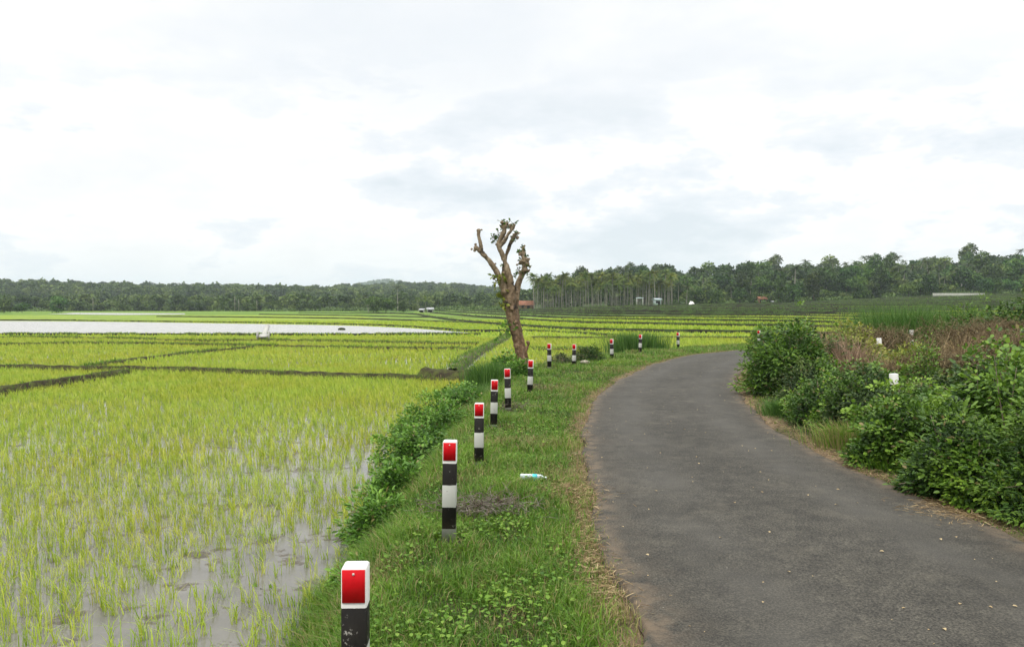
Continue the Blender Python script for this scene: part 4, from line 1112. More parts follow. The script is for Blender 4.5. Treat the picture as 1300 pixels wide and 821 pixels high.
# ------------------------------------------------------------------ pruned tree
def pruned_tree():
    D0 = 21.6; X0 = px2x(664, D0); sc = D0 / 1000.
    gz = float(ground_h(np.array([X0]), np.array([D0]), False)[0])
    def W(px, py, dy=0.0): return ((px - 664) * sc, dy, H - (py - 388) * sc - gz)
    e_ = empty('pruned_tree', (X0, D0, gz)); tag(e_, 'leaning pollarded tree with lopped bare limbs beside the posts', 'tree')
    chains = [
        ([W(669, 486), W(667, 474), W(664, 458), W(660, 440), W(655.5, 422), W(651.5, 405), W(649, 390), W(648.5, 378), W(648, 366, .02), W(647, 352, 0)], [10, 8, 6.9, 6.9, 7.3, 8.2, 8.6, 7.4, 5.4, 3.2]),
        ([W(649, 400), W(645, 386), W(641, 370, -.05), W(634.5, 353, -.1), W(626, 338, -.15), W(617, 327, -.2), W(609, 318.5, -.22), W(605, 315.5, -.22)], [4.5, 5.2, 4.9, 4.0, 3.4, 3.0, 2.7, 2.2]),
        ([W(612, 322, -.22), W(610.8, 311, -.22), W(608.5, 301, -.2), W(608, 295, -.2)], [2.2, 1.9, 1.8, 2.3]),
        ([W(650, 402, -.05), W(649, 384, -.1), W(649, 365, -.12), W(646.5, 349, -.1), W(642, 335, -.05), W(637, 322, 0), W(632.5, 311, .03), W(636, 302, .05), W(640, 293, .05), W(641.5, 284, .05)], [4.5, 5.5, 4.4, 3.4, 3.0, 3.0, 2.9, 3.1, 3.0, 2.6]),
        ([W(634, 314, .03), W(641, 305, -.03), W(646, 297, -.05), W(651, 290, -.05), W(652.5, 286, -.05)], [2.6, 2.4, 2.1, 1.9, 1.8]),
        ([W(648, 292, -.05), W(647, 285, -.08)], [1.4, 1.4]),
        ([W(649, 398, .05), W(645, 378, .1), W(641, 356, .15), W(640, 338, .18), W(643, 322, .2), W(648, 309, .2), W(653.5, 297.5, .2)], [4, 4.4, 3.5, 2.9, 2.5, 2.1, 2.5]),
        ([W(651, 400), W(654, 380), W(657, 363, .05), W(662, 350, .05), W(666, 340, .05), W(665, 328, .03), W(664, 316, .03)], [4.5, 5.0, 3.9, 3.5, 3.5, 3.1, 2.3]),
        ([W(666, 446), W(670.5, 438), W(670, 433)], [2.6, 1.6, 1.1]),
        ([W(655, 412), W(647, 404), W(643, 400)], [3.5, 2.2, 1.4]),
    ]
    acc = Acc(); g_ = np.random.default_rng(3)
    for pts, rd in chains:
        P = catmull(pts, 7); r_ = np.interp(np.linspace(0, 1, len(P)), np.linspace(0, 1, len(rd)), rd) * sc
        add_tube(acc, P, r_, 12)
    def blob(c, r):
        a = Acc(); n = 0
        bm = bmesh.new(); bmesh.ops.create_icosphere(bm, subdivisions=2, radius=r)
        V = np.array([v.co[:] for v in bm.verts]) + np.array(c); T = np.array([[v.index for v in f.verts] for f in bm.faces]); bm.free(); acc.add(V, [T])
    # swollen, knobbly cut ends
    ends = [(608, 294, -.2, 2.5), (604.5, 315, -.22, 2.6), (603, 319, -.2, 1.8), (641.5, 284, .05, 2.8), (637, 288, .05, 1.9), (652.5, 286.5, -.05, 2.0), (654, 297, .2, 2.7), (657, 301, .2, 1.9), (664, 315, .03, 2.5),
            (661, 322, .03, 3.2), (668, 329, .03, 3.0), (662, 333, .03, 3.4), (669, 336, .03, 3), (667, 343, 0, 3.4), (661, 346, .03, 2.8), (617, 325, -.2, 2.2), (624, 334, -.15, 2.4), (634, 352, -.14, 3.0), (641, 370, -.14, 3.4), (633, 312, .03, 2.8), (638, 300, .05, 2.5), (650, 391, -.16, 3.6), (655, 410, -.12, 3.4)]
    for px, py, dy, r_ in ends:
        blob(W(px, py, dy), r_ * sc)
        for q in range(5): blob(np.array(W(px, py, dy)) + g_.normal(0, r_ * sc * .75, 3), r_ * sc * g_.uniform(.3, .6))
    # root flare
    for q in range(6):
        th = q * 1.05 + .3; b = np.array(W(667, 476)); add_tube(acc, [b + [0, 0, .12], b + [math.cos(th) * .16, math.sin(th) * .16, -.08], b + [math.cos(th) * .36, math.sin(th) * .36, -.25]], [.12, .09, .03], 8)
    me = acc.mesh('trunk', M['twig']); tmp = link('tmp_trunk', me)
    md = tmp.modifiers.new('r', 'REMESH'); md.mode = 'VOXEL'; md.voxel_size = .013
    dg = bpy.context.evaluated_depsgraph_get(); m2 = bpy.data.meshes.new_from_object(tmp.evaluated_get(dg))
    bpy.data.objects.remove(tmp)
    n = len(m2.vertices); co = np.empty(n * 3, np.float32); m2.vertices.foreach_get('co', co); co = co.reshape(-1, 3)
    no = np.empty(n * 3, np.float32); m2.vertices.foreach_get('normal', no); no = no.reshape(-1, 3)
    th = np.arctan2(co[:, 1], co[:, 0] - np.interp(co[:, 2], [0, 4], [0, -.4]))
    d = (fbm(th * 3 + co[:, 2] * .6, co[:, 2] * 2.2, 7, 4) - .5) * .06 + (fbm(co[:, 0] * 14 + co[:, 1] * 9, co[:, 2] * 11, 8, 3) - .5) * .05
    co = co + no * d[:, None] * np.interp(co[:, 2], [0, 2.2, 4], [1, 1, .6])[:, None]
    m2.vertices.foreach_set('co', co.ravel()); m2.polygons.foreach_set('use_smooth', np.ones(len(m2.polygons), bool))
    m, nt, out = newmat('pruned_bark'); tc = N(nt, 'ShaderNodeTexCoord'); o = tc.outputs['Object']; sp = N(nt, 'ShaderNodeSeparateXYZ'); nt.links.new(o, sp.inputs[0])
    mp = N(nt, 'ShaderNodeMapping'); mp.inputs['Scale'].default_value = (1, 1, .3); nt.links.new(o, mp.inputs[0])
    hi = ramp(nt, [(.3, (.09, .065, .04)), (.52, (.23, .175, .11)), (.72, (.40, .33, .23))], noise_(nt, 9, 7, .7, mp.outputs[0]))
    lo = ramp(nt, [(.3, (.07, .042, .026)), (.5, (.20, .12, .07)), (.72, (.36, .26, .18))], noise_(nt, 11, 7, .7, mp.outputs[0]))
    mr = N(nt, 'ShaderNodeMapRange'); nt.links.new(sp.outputs['Z'], mr.inputs[0]); mr.inputs[1].default_value = .8; mr.inputs[2].default_value = 2.9
    c = mixc(nt, mr.outputs[0], lo.outputs[0], hi.outputs[0])
    dk = ramp(nt, [(.56, (0, 0, 0)), (.66, (1, 1, 1))], noise_(nt, 3.3, 5, .6, o)); c = mixc(nt, dk.outputs[0], c, (.045, .035, .028))
    p = N(nt, 'ShaderNodeBsdfPrincipled'); p.inputs['Roughness'].default_value = .92; p.inputs['Specular IOR Level'].default_value = .15; nt.links.new(c, p.inputs[0])
    b = N(nt, 'ShaderNodeBump'); b.inputs['Strength'].default_value = 1; b.inputs['Distance'].default_value = .03; nt.links.new(noise_(nt, 24, 8, .75, mp.outputs[0]), b.inputs['Height']); nt.links.new(b.outputs[0], p.inputs['Normal'])
    nt.links.new(p.outputs[0], out.inputs[0]); m2.materials.clear(); m2.materials.append(m); m2.name = 'trunk'
    link('trunk', m2, e_)
    # twiggy sprouts with leaves
    def sprout(cs, n, spread, size, mat, thin=.6):
        fo = Acc(); st = Acc()
        for px, py, dy in cs:
            c = np.array(W(px, py, dy))
            for q in range(n):
                v = norm(g_.normal(size=3) + [0, 0, .3]) * spread * g_.uniform(.4, 1.1); add_tube(st, [c, c + v * .6 + [0, 0, .01], c + v], [.005, .004, .002], 3, cap=False)
                k = 3; P = c + v * g_.uniform(.55, 1.05, (k, 1)); add_leaves(fo, P, g_.normal(size=(k, 3)) + norm(v), g_.normal(size=(k, 3)) + [0, 0, 1.2], size * g_.uniform(.6, 1.3, k), g_.random(k), wid=.34)
        x_ = fo.obj('foliage', mat, e_); st.obj('twig', M['twig'], x_)
    sprout([(634, 304, .05), (630, 303, .1), (626, 302, 0), (633, 296, .05), (640, 283, .05), (651, 284, -.05), (656, 297, .2), (643, 288, 0), (652, 303, .2), (640, 335, .1)], 8, .16, .06, M['bush_deep'])
    sprout([(661, 320, .03), (668, 326, .03), (661, 331, .03), (669, 338, .03), (664, 316, .03), (666, 346, 0), (659, 342, .05), (656, 349, .1)], 8, .12, .06, M['bush_deep'])
    sprout([(637, 361, -.1), (630, 358, -.15), (633, 353, -.1), (637, 370, 0), (641, 375, 0), (639, 380, 0), (642, 386, -.1)], 7, .20, .12, M['bush_yellow'])
    sprout([(645, 412, -.15), (643, 418, -.2), (640, 424, -.15), (650, 416, -.2)], 5, .22, .10, M['weed'])
pruned_tree()


# ------------------------------------------------------------------ distant trees
def crown_geo(acc, g_, c, rx, ry, rz, nf, size, lump=.5):
    """leaf clumps spread through several uneven lobes"""
    nl = 7; lo = norm(g_.normal(size=(nl, 3))) * [rx * .55, ry * .55, rz * .5] + c; lr = g_.uniform(.4, .75, nl)
    j = g_.integers(0, nl, nf); u = norm(g_.normal(size=(nf, 3))); u[:, 2] = np.where(u[:, 2] < -.35, -u[:, 2], u[:, 2])
    P = lo[j] + u * np.array([rx, ry, rz]) * (lr[j] * g_.uniform(.72, 1.05, nf))[:, None]
    A = norm(g_.normal(size=(nf, 3)) + u * .4); U = u + g_.normal(0, .45, (nf, 3)) + [0, 0, .4]
    rl = g_.normal(.5, .17, nl)
    add_leaves(acc, P, A, U, size * g_.uniform(.6, 1.4, nf), np.clip(rl[j] + g_.normal(0, .16, nf), 0, 1), wid=.45, fold=.1)


def broad(seed, h, w, nf=1100, size=.75):
    g_ = np.random.default_rng(seed); cr = Acc(); tr = Acc()
    crown_geo(cr, g_, np.array([0, 0, h * .62]), w, w, h * .40, nf, size)
    crown_geo(cr, g_, np.array([g_.normal(0, .8), g_.normal(0, .8), h * .33]), w * .8, w * .8, h * .28, nf // 3, size)
    top = np.array([g_.normal(0, .4), g_.normal(0, .4), h * .6])
    add_tube(tr, [(0, 0, -1), (g_.normal(0, .2), 0, h * .3), top], [.28, .22, .10], 6)
    for q in range(4):
        th = g_.uniform(0, 6.28); b = np.array([0, 0, h * g_.uniform(.25, .5)]); add_tube(tr, [b, b + [math.cos(th) * w * .5, math.sin(th) * w * .5, h * .25]], [.12, .04], 5)
    return cr, tr


def palm(seed, h, nfr, fl, lw, droop, tr_r, trunkbend=.6):
    g_ = np.random.default_rng(seed); cr = Acc(); tr = Acc(); top = np.array([g_.normal(0, trunkbend), g_.normal(0, trunkbend), h])
    add_tube(tr, catmull([(0, 0, -1), (top[0] * .3, top[1] * .3, h * .5), top], 5), np.linspace(tr_r * 1.25, tr_r * .8, 11), 6)
    for q in range(nfr):
        th = q * 2.4 + g_.normal(0, .2); el = g_.uniform(-.35, 1.2); F_ = fl * g_.uniform(.8, 1.1); n = 9; t = np.linspace(0, 1, n)
        d = np.array([math.cos(th), math.sin(th), 0]); z = math.sin(el) * t * F_ - droop * t * t * F_; rr_ = math.cos(el) * t * F_
        P = top + d * rr_[:, None] + np.array([0, 0, 1]) * z[:, None]; s = np.array([-d[1], d[0], 0])
        wv = lw * np.sin(np.clip(t * .9 + .12, 0, 1) * math.pi) ** .6 * F_
        r0 = np.clip(g_.normal(.5, .22), 0, 1)
        for sd in (1, -1):
            E_ = P + s * sd * wv[:, None] - np.array([0, 0, 1]) * wv[:, None] * .55
            for i in range(n - 1):      # separate leaflets with gaps
                a_ = P[i]; b_ = P[i] * .35 + P[i + 1] * .65; c_ = E_[i + 1] + (P[i + 1] - P[i]) * .3
                cr.add([a_, b_, c_], [np.array([[0, 1, 2]])], r0)
                a2 = P[i] * .5 + P[i + 1] * .5; c2 = (E_[i] + E_[i + 1]) / 2 + (P[i + 1] - P[i]) * .6
                cr.add([a2, P[i + 1], c2], [np.array([[0, 1, 2]])], r0)
    # dark heart of fruit and sheaths
    return cr, tr


def proto(kind, cr, tr, cm, tm):
    return (kind, cr.mesh('crown', cm), tr.mesh('trunk', tm))
PB = [proto('broadleaf_tree', *broad(s, h, w), M['crown'], M['dark_trunk']) for s, h, w in [(1, 11, 4.6), (2, 12.5, 4.2), (3, 9.5, 5.0), (4, 13.5, 3.8), (5, 10.5, 4.0)]]
PC = [proto('coconut_palm', *palm(s, h, 22, 4.0, .17, .55, .2), M['palm'], M['far_trunk']) for s, h in [(11, 11), (12, 13), (13, 9.5)]]
PA = [proto('areca_palm', *palm(s, h, 20, 2.7, .26, .45, .10, .3), M['areca'] if 'areca' in M else M['palm'], M['far_trunk']) for s, h in [(21, 9.0), (22, 10.2), (23, 7.6)]]
tree_n = 0
def plant(pr, px, d, sc, lab, cat, group, z=None):
    global tree_n
    kind, cm, tm = pr; x = px2x(px, d)
    if z is None: z = float(far_h(np.array([x]), np.array([d]))[0])
    e_ = empty(kind, (x, d, z - .1), random.uniform(0, 6.28)); e_.scale = (sc * random.uniform(.9, 1.15),) * 2 + (sc,); tag(e_, lab, cat, group)
    link('crown', cm, e_); link('trunk', tm, e_); tree_n += 1
    return e_


# plantation of slender palms
for row, (d, n) in enumerate([(253, 44), (258, 40), (264, 36)]):
    for i in range(n):
        px = 676 + (855 - 676) * (i + random.uniform(.1, .9)) / n
        plant(random.choice(PA), px, d + random.uniform(-2, 2), random.uniform(.88, 1.08), 'slender pale trunked palm in the plantation behind the terraces', 'palm', 'palms of the plantation')
# hillside behind, right half
for row, (d, n, s) in enumerate([(262, 30, .72), (280, 36, .95), (305, 34, 1.0), (335, 34, 1.0), (370, 34, 1.0), (410, 34, 1.0)]):
    p0 = 850 if row == 0 else (690 if row > 0 else 690)
    for i in range(n):
        px = p0 + (1345 - p0) * (i + random.uniform(.0, 1)) / n
        if row == 1 and px < 800: continue
        if random.random() < .36: plant(random.choice(PC), px, d + random.uniform(-9, 9), s * random.uniform(.68, .92), 'coconut palm on the wooded slope to the right', 'palm', 'coconut palms on the slope')
        else: plant(random.choice(PB), px, d + random.uniform(-9, 9), s * random.uniform(.7, 1.08), 'broad dark tree on the wooded slope to the right', 'tree', 'broad trees on the slope')
# single trees of the middle and left
plant(PC[1], 505, 292, .72, 'lone tall palm above the trees in the middle distance', 'palm', None)
plant(PB[2], 490, 262, .62, 'dark round tree below the lone tall palm', 'tree', None)
plant(PB[0], 474, 258, .50, 'low dark tree left of the round one by the white huts', 'tree', None)
plant(PC[2], 468, 268, .60, 'short yellowish palm behind the low dark tree', 'palm', None)
plant(PB[4], 512, 266, .42, 'small bushy tree right of the dark round one', 'tree', None)
plant(PA[0], 540, 268, .55, 'small palm behind the white huts', 'palm', None)
plant(PA[1], 531, 268, .5, 'small palm left of the white huts', 'palm', None)
plant(PB[0], 75, 262, .52, 'dark rounded tree standing before the wood on the left', 'tree', None)
plant(PB[2], 28, 255, .46, 'low dark tree near the left edge', 'tree', None)
plant(PB[4], 5, 250, .5, 'dark bushy tree cut by the left edge', 'tree', None)
plant(PB[3], 1312, 120, .34, 'dark tree cut by the right edge', 'tree', None)
print('trees', tree_n)


def wood():
    g_ = np.random.default_rng(77)
    acc = Acc()
    protoV = []
    for s in range(6):
        a = Acc(); gg = np.random.default_rng(900 + s); crown_geo(a, gg, np.array([0, 0, 5.0]), 4.2, 4.2, 4.2, 420, 1.25)
        crown_geo(a, gg, np.array([0, 0, 2.0]), 3.4, 3.4, 2.0, 90, 1.2)
        protoV.append((np.concatenate(a.V), np.concatenate(a.p[4]), np.concatenate(a.a[4])[:, 0]))
    spots = []
    for d, n in [(334, 120), (346, 110), (362, 110), (385, 110), (412, 105), (445, 100), (480, 95), (520, 90)]:
        for i in range(n):
            px = -110 + (720 + 110) * (i + g_.random()) / n
            spots.append((px2x(px, d), d + g_.uniform(-7, 7), g_.uniform(.45, .85) * (1 if d > 340 else .6)))
    for d, n in [(560, 100), (600, 110), (640, 120), (680, 130), (720, 140), (755, 140)]:
        for i in range(n):
            px = -110 + (700 + 110) * (i + g_.random()) / n
            spots.append((px2x(px, d), d + g_.uniform(-18, 18), g_.uniform(.7, 1.15)))
    for d, n in [(268, 95), (284, 95), (300, 95), (322, 95), (345, 90), (375, 90), (405, 85), (440, 80)]:
        for i in range(n):
            px = (862 if d < 300 else 705) + (1390 - (862 if d < 300 else 705)) * (i + g_.random()) / n
            spots.append((px2x(px, d), d + g_.uniform(-5, 5), g_.uniform(.45, .8) if d > 270 else g_.uniform(.25, .5)))
    for d, n in [(470, 50), (510, 46)]:                          # far ridge behind the right hill
        for i in range(n):
            px = 690 + 680 * (i + g_.random()) / n
            spots.append((px2x(px, d), d + g_.uniform(-7, 7), g_.uniform(.8, 1.1)))
    for d, n in [(800, 34), (840, 34), (880, 36), (920, 36), (960, 34)]:
        for i in range(n):
            px = 395 + 270 * (i + g_.random()) / n
            spots.append((px2x(px, d), d + g_.uniform(-15, 15), g_.uniform(.8, 1.2)))
    # trees following the edge of the right hill forest
    S = np.array(spots); Z = far_h(S[:, 0], S[:, 1])
    for (x, y, s), z in zip(spots, Z):
        V, Q, rr = protoV[g_.integers(0, 6)]; th = g_.uniform(0, 6.28); ca, sa = math.cos(th), math.sin(th)
        s2 = s * g_.uniform(.85, 1.25)
        W_ = np.stack([(V[:, 0] * ca - V[:, 1] * sa) * s2, (V[:, 0] * sa + V[:, 1] * ca) * s2, V[:, 2] * s], 1) + [x, y, z - .3]
        acc.add(W_, [Q], np.clip(rr + g_.normal(0, .26), 0, 1))
    tag(acc.obj('wood', M['wood']), 'dense wood covering the low hills across the valley', 'wood', kind='stuff')
    # scrub along the foot of the trees
    acc = Acc(); n = 16000; px = g_.uniform(-60, 1380, n); a = (px - 650) / 1000; y = yend(a) - g_.uniform(-6, 5, n) ; x = a * y
    m = fbm(x / 9, y / 30, 7, 3) > .42; x, y = x[m], y[m]; n = len(x); z = far_h(x, y); hh = 1.6 * fbm(x / 6, y / 6, 9, 3)
    add_leaves(acc, np.stack([x, y, z + g_.random(n) * hh + .4], 1), g_.normal(size=(n, 3)), g_.normal(size=(n, 3)) + [0, -.3, 1], g_.uniform(.4, .9, n), g_.uniform(.3, 1, n), wid=.45)
    tag(acc.obj('scrub', M['scrub']), 'low green scrub along the foot of the trees', 'scrub', kind='stuff')
    # woodland on the far blue hill
    acc = Acc(); n = 9000; x = g_.uniform(-900, 300, n); y = g_.uniform(2150, 2600, n); z = far_h(x, y)
    add_leaves(acc, np.stack([x, y, z + g_.random(n) * 5], 1), g_.normal(size=(n, 3)), g_.normal(size=(n, 3)) + [0, -.5, 1], g_.uniform(6, 11, n), g_.uniform(.2, .8, n), wid=.45)
    tag(acc.obj('hill_wood', M['wood']), 'woodland on the far blue hill', 'wood', kind='stuff')
M['scrub'] = foliage('scrub', (.04, .075, .02), (.075, .13, .03), (.14, .2, .05), .2, .6)
wood()

# ------------------------------------------------------------------ far huts, walls and the lake causeway
M['wall_white'] = solid('limewash', (.70, .69, .66), .85, .1, (2, (.50, .48, .43), .45, .7))
M['roof_tile'] = solid('clay_tile', (.30, .13, .08), .9, .1, (2, (.18, .09, .06), .4, .6))
M['roof_grey'] = solid('sheet_roof', (.40, .41, .42), .6, .2, (2, (.28, .28, .28), .4, .6))
M['tarp'] = solid('pale_tarp', (.55, .62, .66), .6, .2, (2, (.42, .48, .52), .4, .6))
M['shade'] = solid('dark_opening', (.02, .02, .02), .8, .1)
M['mudwall'] = solid('mud_wall', (.24, .14, .09), .9, .1, (2, (.14, .09, .06), .4, .6))


def gz_far(x, y):
    a = x / y; kk = 0
    for k, ln, ok in bank_lines: kk += int((y > np.interp(a, aS, ln)) and (np.interp(a, aS, A_s) > .2))
    return -.5 + kk * STEP if y < yend(a) else float(far_h(np.array([x]), np.array([y]))[0])


def hut(px, d, w, dp, h, rh, wall, roof, lab, rz=0.0, openings=True, name='hut'):
    x = px2x(px, d); e_ = empty(name, (x, d, gz_far(x, d) - .1), rz); tag(e_, lab, 'hut' if name == 'hut' else name)
    a = Acc(); add_box(a, (0, 0, h / 2), (w, dp, h))
    # gables
    a.add([(-w / 2, -dp / 2, h), (-w / 2, dp / 2, h), (-w / 2, 0, h + rh)], [np.array([[0, 1, 2]])]); a.add([(w / 2, -dp / 2, h), (w / 2, dp / 2, h), (w / 2, 0, h + rh)], [np.array([[0, 2, 1]])])
    a.obj('wall', wall, e_)
    r_ = Acc(); o_ = .35
    for s in (-1, 1):
        y1 = s * (dp / 2 + o_); z1 = h - rh * o_ / (dp / 2)
        V = [(-w / 2 - o_, y1, z1), (w / 2 + o_, y1, z1), (w / 2 + o_, 0, h + rh), (-w / 2 - o_, 0, h + rh)]; V2 = [(a_, b_, c_ + .09) for a_, b_, c_ in V]
        r_.add(V + V2, [np.array([[0, 1, 2, 3], [4, 7, 6, 5], [0, 4, 5, 1], [1, 5, 6, 2], [3, 7, 4, 0]])])
    r_.obj('roof', roof, e_)
    if openings:
        a = Acc(); add_box(a, (w * .12, -dp / 2 - .01, h * .38), (.85, .06, h * .76)); a.obj('door', M['shade'], e_)
        a = Acc(); add_box(a, (-w * .28, -dp / 2 - .01, h * .55), (.8, .06, .7)); a.obj('window', M['shade'], e_)
    return e_
hut(546, 240, 1.6, 1.4, 1.2, .4, M['wall_white'], M['roof_grey'], 'small white hut, right one of the pair below the palms', .2)
hut(536, 243, 1.1, 1.2, 1.0, .3, M['wall_white'], M['roof_grey'], 'smaller white hut left of its neighbour below the palms', -.2)
hut(668, 258, 4.6, 3.4, 1.5, 1.2, M['mudwall'], M['roof_tile'], 'low brown walled house with red tiled roof just right of the pruned tree', .1)
hut(834, 252, 1.9, 2.0, 1.9, .3, M['tarp'], M['tarp'], 'pale blue white box hut at the end of the palm rows', .3)
hut(967, 262, 2.4, 2.2, 1.7, .6, M['mudwall'], M['roof_tile'], 'tiny brown hut with brown roof under the hillside trees', .1)
hut(985, 262, 2.6, 2.0, .6, .2, M['concrete'], M['roof_grey'], 'very low pale shed right of the brown hut', -.1)
# open shelter on posts
x = px2x(812, 249); e_ = empty('shelter', (x, 249, gz_far(x, 249))); tag(e_, 'open shelter with flat pale roof on thin posts before the palms', 'shelter')
a = Acc(); add_box(a, (0, 0, 2.4), (2.2, 1.8, .3)); a.obj('roof', M['tarp'], e_)
for sx in (-1, 1):
    for sy in (-1, 1): a = Acc(); add_box(a, (sx * .95, sy * .75, 1.12), (.11, .11, 2.24)); a.obj('post', M['wall_white'], e_)
# low tarp tent
x = px2x(878, 252); e_ = empty('tent', (x, 252, gz_far(x, 252))); tag(e_, 'low white tarpaulin tent at the edge of the trees', 'tent')
a = Acc(); a.add([(-.9, -.8, 0), (.9, -.8, 0), (.9, .8, 0), (-.9, .8, 0), (-.4, 0, 1.1), (.4, 0, .95)], [np.array([[0, 1, 5, 4], [2, 3, 4, 5]]), np.array([[1, 2, 5], [3, 0, 4]])]); a.obj('canvas', M['wall_white'], e_)
a = Acc(); add_tube(a, [(-.4, 0, 0), (-.4, 0, 1.25)], .04, 6); a.obj('pole', M['twig'], e_)
# long low boundary wall
x = px2x(1217, 236); zz = gz_far(x, 236); e_ = empty('boundary_wall', (x, 236, zz - .1)); tag(e_, 'long low pale wall across the upper terraces on the right', 'wall')
a = Acc(); add_box(a, (0, 0, .55), (15.5, .25, 1.1)); a.obj('wall', M['concrete'], e_)
a = Acc(); add_box(a, (0, 0, 1.14), (15.7, .36, .08)); a.obj('coping', M['concrete'], e_)
# slender bare poles by the lake wood
for px, d, h in [(215 + 88, 318, 5), (298, 320, 6), (326, 322, 4.5), (118, 321, 5.5)]:
    a = Acc(); add_tube(a, [(0, 0, -.3), (.05, 0, h * .5), (0, 0, h)], [.12, .1, .07], 6)
    o = a.obj('pole', M['far_trunk'], loc=(px2x(px, d), d, -.5)); tag(o, 'thin pale pole at the foot of the wood across the lake', 'pole', 'poles across the lake')
# concrete causeway into the lake
p0 = np.array(at(334, 428.5, -.3)); p1 = np.array(at(340, 411.5, -.3)); dv = p1 - p0; Ln = float(np.linalg.norm(dv))
e_ = empty('causeway', (p0[0], p0[1], -.5), math.atan2(dv[1], dv[0]) - math.pi / 2); tag(e_, 'narrow pale concrete causeway running out into the lake', 'causeway')
a = Acc(); add_box(a, (0, Ln / 2, .10), (.34, Ln, .26)); a.obj('slab', M['concrete'], e_)
a = Acc(); add_box(a, (0, 2.0, .27), (.55, 5.0, .07)); a.obj('deck', M['concrete'], e_)
for s in (-1, 1): a = Acc(); add_box(a, (s * .36, .2, .30), (.12, 1.2, .62)); a.obj('wing_wall', M['concrete'], e_)
# rock standing in the lake
bm = bmesh.new(); bmesh.ops.create_icosphere(bm, subdivisions=2, radius=.24)
for v in bm.verts: v.co = Vector((v.co.x * 1.5, v.co.y, v.co.z * .8)) * (1 + .5 * (float(vnoise(np.array([v.co.x * 4 + 3]), np.array([v.co.y * 4 + v.co.z * 3]), 13)[0]) - .5))
me = bpy.data.meshes.new('rock'); bm.to_mesh(me); bm.free(); me.materials.append(M['bank'])
x, y = at(434, 418.8, -.46); o = link('rock', me, loc=(x, y, -.42)); tag(o, 'small dark rock sticking out of the lake', 'rock')

# ------------------------------------------------------------------ air
HAZE = True
if HAZE:
    a = Acc(); V = [(sx, sy, z) for z in (-4.0, 140.0) for sx, sy in ((-5600, -420), (5600, -420), (5600, 5900), (-5600, 5900))]
    me = mesh('haze', V, [np.array([[0, 3, 2, 1], [4, 5, 6, 7], [0, 1, 5, 4], [1, 2, 6, 5], [2, 3, 7, 6], [3, 0, 4, 7]])], bpy.data.materials.new('haze'))
    m = me.materials[0]; m.use_nodes = True; nt = m.node_tree; nt.nodes.clear(); out = nt.nodes.new('ShaderNodeOutputMaterial')
    pv = N(nt, 'ShaderNodeVolumePrincipled'); pv.inputs['Color'].default_value = (.80, .88, .97, 1); pv.inputs['Density'].default_value = .00019; pv.inputs['Anisotropy'].default_value = .0
    nt.links.new(pv.outputs[0], out.inputs['Volume'])
    tag(link('haze', me), 'faint pale haze over the valley', 'haze', kind='stuff')

# ------------------------------------------------------------------ sky, sun, camera
SUN_EL, SUN_AZ = 58, 215           # azimuth clockwise from +Y (behind and left of the camera)
w = bpy.data.worlds.new('World'); scene.world = w; w.use_nodes = True; nt = w.node_tree; nt.nodes.clear()
out = nt.nodes.new('ShaderNodeOutputWorld'); bg = nt.nodes.new('ShaderNodeBackground'); bg.inputs[1].default_value = .1; nt.links.new(bg.outputs[0], out.inputs[0])
sky = nt.nodes.new('ShaderNodeTexSky'); sky.sky_type = 'NISHITA'; sky.sun_disc = False; sky.sun_elevation = R(SUN_EL); sky.sun_rotation = R(SUN_AZ)
tc = N(nt, 'ShaderNodeTexCoord'); sp = N(nt, 'ShaderNodeSeparateXYZ'); nt.links.new(tc.outputs['Generated'], sp.inputs[0])
def mth(op, a, b=None, c=None):
    m = N(nt, 'ShaderNodeMath', operation=op)
    for i, v in enumerate((a, b, c)):
        if v is None: continue
        if isinstance(v, (int, float)): m.inputs[i].default_value = v
        else: nt.links.new(v, m.inputs[i])
    return m.outputs[0]
zc = mth('MAXIMUM', sp.outputs['Z'], 0.0)
den = mth('ADD', zc, .10)
cv = N(nt, 'ShaderNodeCombineXYZ'); nt.links.new(mth('DIVIDE', sp.outputs['X'], den), cv.inputs[0]); nt.links.new(mth('DIVIDE', sp.outputs['Y'], den), cv.inputs[1])
mp = N(nt, 'ShaderNodeMapping'); mp.inputs['Location'].default_value = (3.1, 1.7, 0); nt.links.new(cv.outputs[0], mp.inputs[0])
big = noise_(nt, .85, 8, .58, mp.outputs[0])
# heaped clouds seen side-on near the horizon
mp2 = N(nt, 'ShaderNodeMapping'); mp2.inputs['Scale'].default_value = (1, 1, 2.6); mp2.inputs['Location'].default_value = (.37, .1, .55); nt.links.new(tc.outputs['Generated'], mp2.inputs[0])
heap = noise_(nt, 4.6, 10, .60, mp2.outputs[0])
grey = (.76, .82, .865); blue = (.80, .865, .915); white = (.985, .985, .975)
c1 = ramp(nt, [(.36, (.89, .92, .95)), (.47, (.95, .965, .98)), (.56, (1.03, 1.03, 1.02)), (.7, (1.06, 1.055, 1.04))], big)
c2 = ramp(nt, [(.38, grey), (.455, (.86, .90, .94)), (.50, (.93, .95, .97)), (.535, (1.07, 1.06, 1.04)), (.64, (1.0, .995, .98)), (.75, (.95, .955, .96))], heap)
lowf = ramp(nt, [(.17, (1, 1, 1)), (.32, (0, 0, 0))], zc)
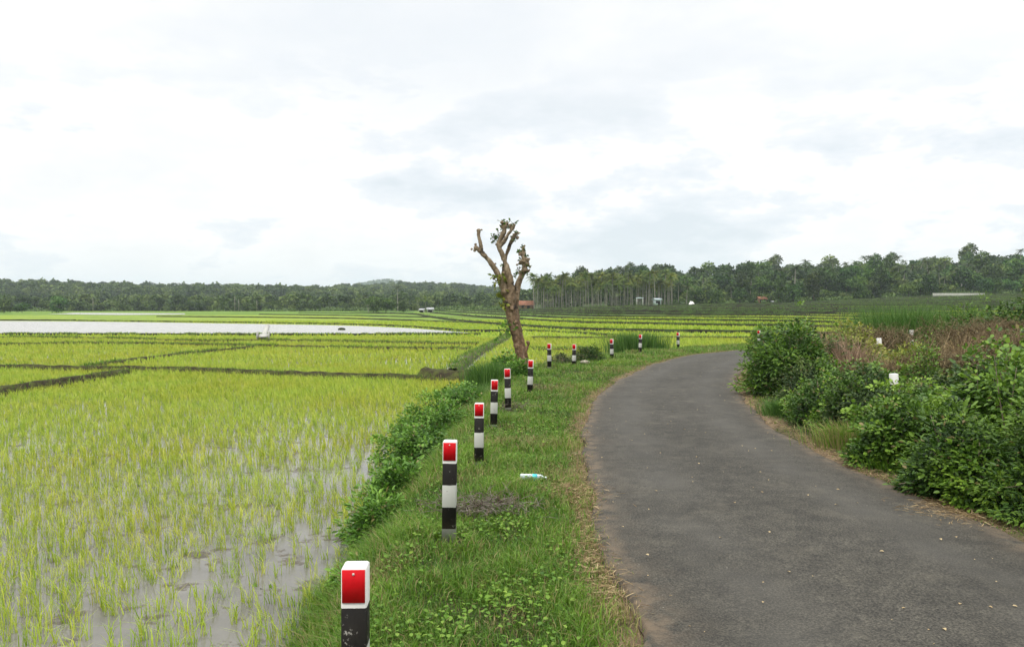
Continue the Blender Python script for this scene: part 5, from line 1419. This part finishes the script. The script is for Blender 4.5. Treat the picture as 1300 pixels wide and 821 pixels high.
cc_ = mixc(nt, lowf.outputs[0], c1.outputs[0], c2.outputs[0])
hz = ramp(nt, [(.0, (.75, .75, .75)), (.075, (0, 0, 0))], zc); cc_ = mixc(nt, hz.outputs[0], cc_, (.83, .885, .915))
# clouds are thicker-lit overhead than at the horizon
gain = N(nt, 'ShaderNodeMapRange'); gain.interpolation_type = 'SMOOTHSTEP'; nt.links.new(zc, gain.inputs[0]); gain.inputs[1].default_value = .36; gain.inputs[2].default_value = .95; gain.inputs[3].default_value = 8.4; gain.inputs[4].default_value = 21.0
vm = N(nt, 'ShaderNodeVectorMath', operation='SCALE'); nt.links.new(cc_, vm.inputs[0]); nt.links.new(gain.outputs[0], vm.inputs['Scale'])
nt.links.new(mixc(nt, .93, sky.outputs[0], vm.outputs[0]), bg.inputs[0])

sl = bpy.data.lights.new('sun', 'SUN'); sl.energy = 1.5; sl.angle = R(10); sl.color = (1, .97, .91)
so = bpy.data.objects.new('sun', sl); col.objects.link(so)
az = R(SUN_AZ); d = Vector((math.sin(az) * math.cos(R(SUN_EL)), math.cos(az) * math.cos(R(SUN_EL)), math.sin(R(SUN_EL))))
so.rotation_euler = d.to_track_quat('Z', 'Y').to_euler(); so.location = (-20, -20, 60)

cam = bpy.data.cameras.new('camera'); co_ = bpy.data.objects.new('camera', cam); col.objects.link(co_)
co_.location = (0, 0, H); co_.rotation_euler = (R(90), 0, 0); cam.sensor_width = 36; cam.lens = 36 * 1000 / 1300
cam.shift_y = -22.5 / 1300; cam.clip_start = .1; cam.clip_end = 20000
scene.camera = co_
scene.view_settings.view_transform = 'Standard'; scene.view_settings.look = 'None'; scene.view_settings.exposure = .35; scene.view_settings.gamma = 1
scene.render.engine = 'CYCLES'
cy = scene.cycles
cy.use_denoising = True; cy.max_bounces = 6; cy.diffuse_bounces = 3; cy.glossy_bounces = 3; cy.transmission_bounces = 4; cy.volume_bounces = 2; cy.transparent_max_bounces = 8
cy.caustics_reflective = False; cy.caustics_refractive = False
scene.render.resolution_x = 1024; scene.render.resolution_y = 646
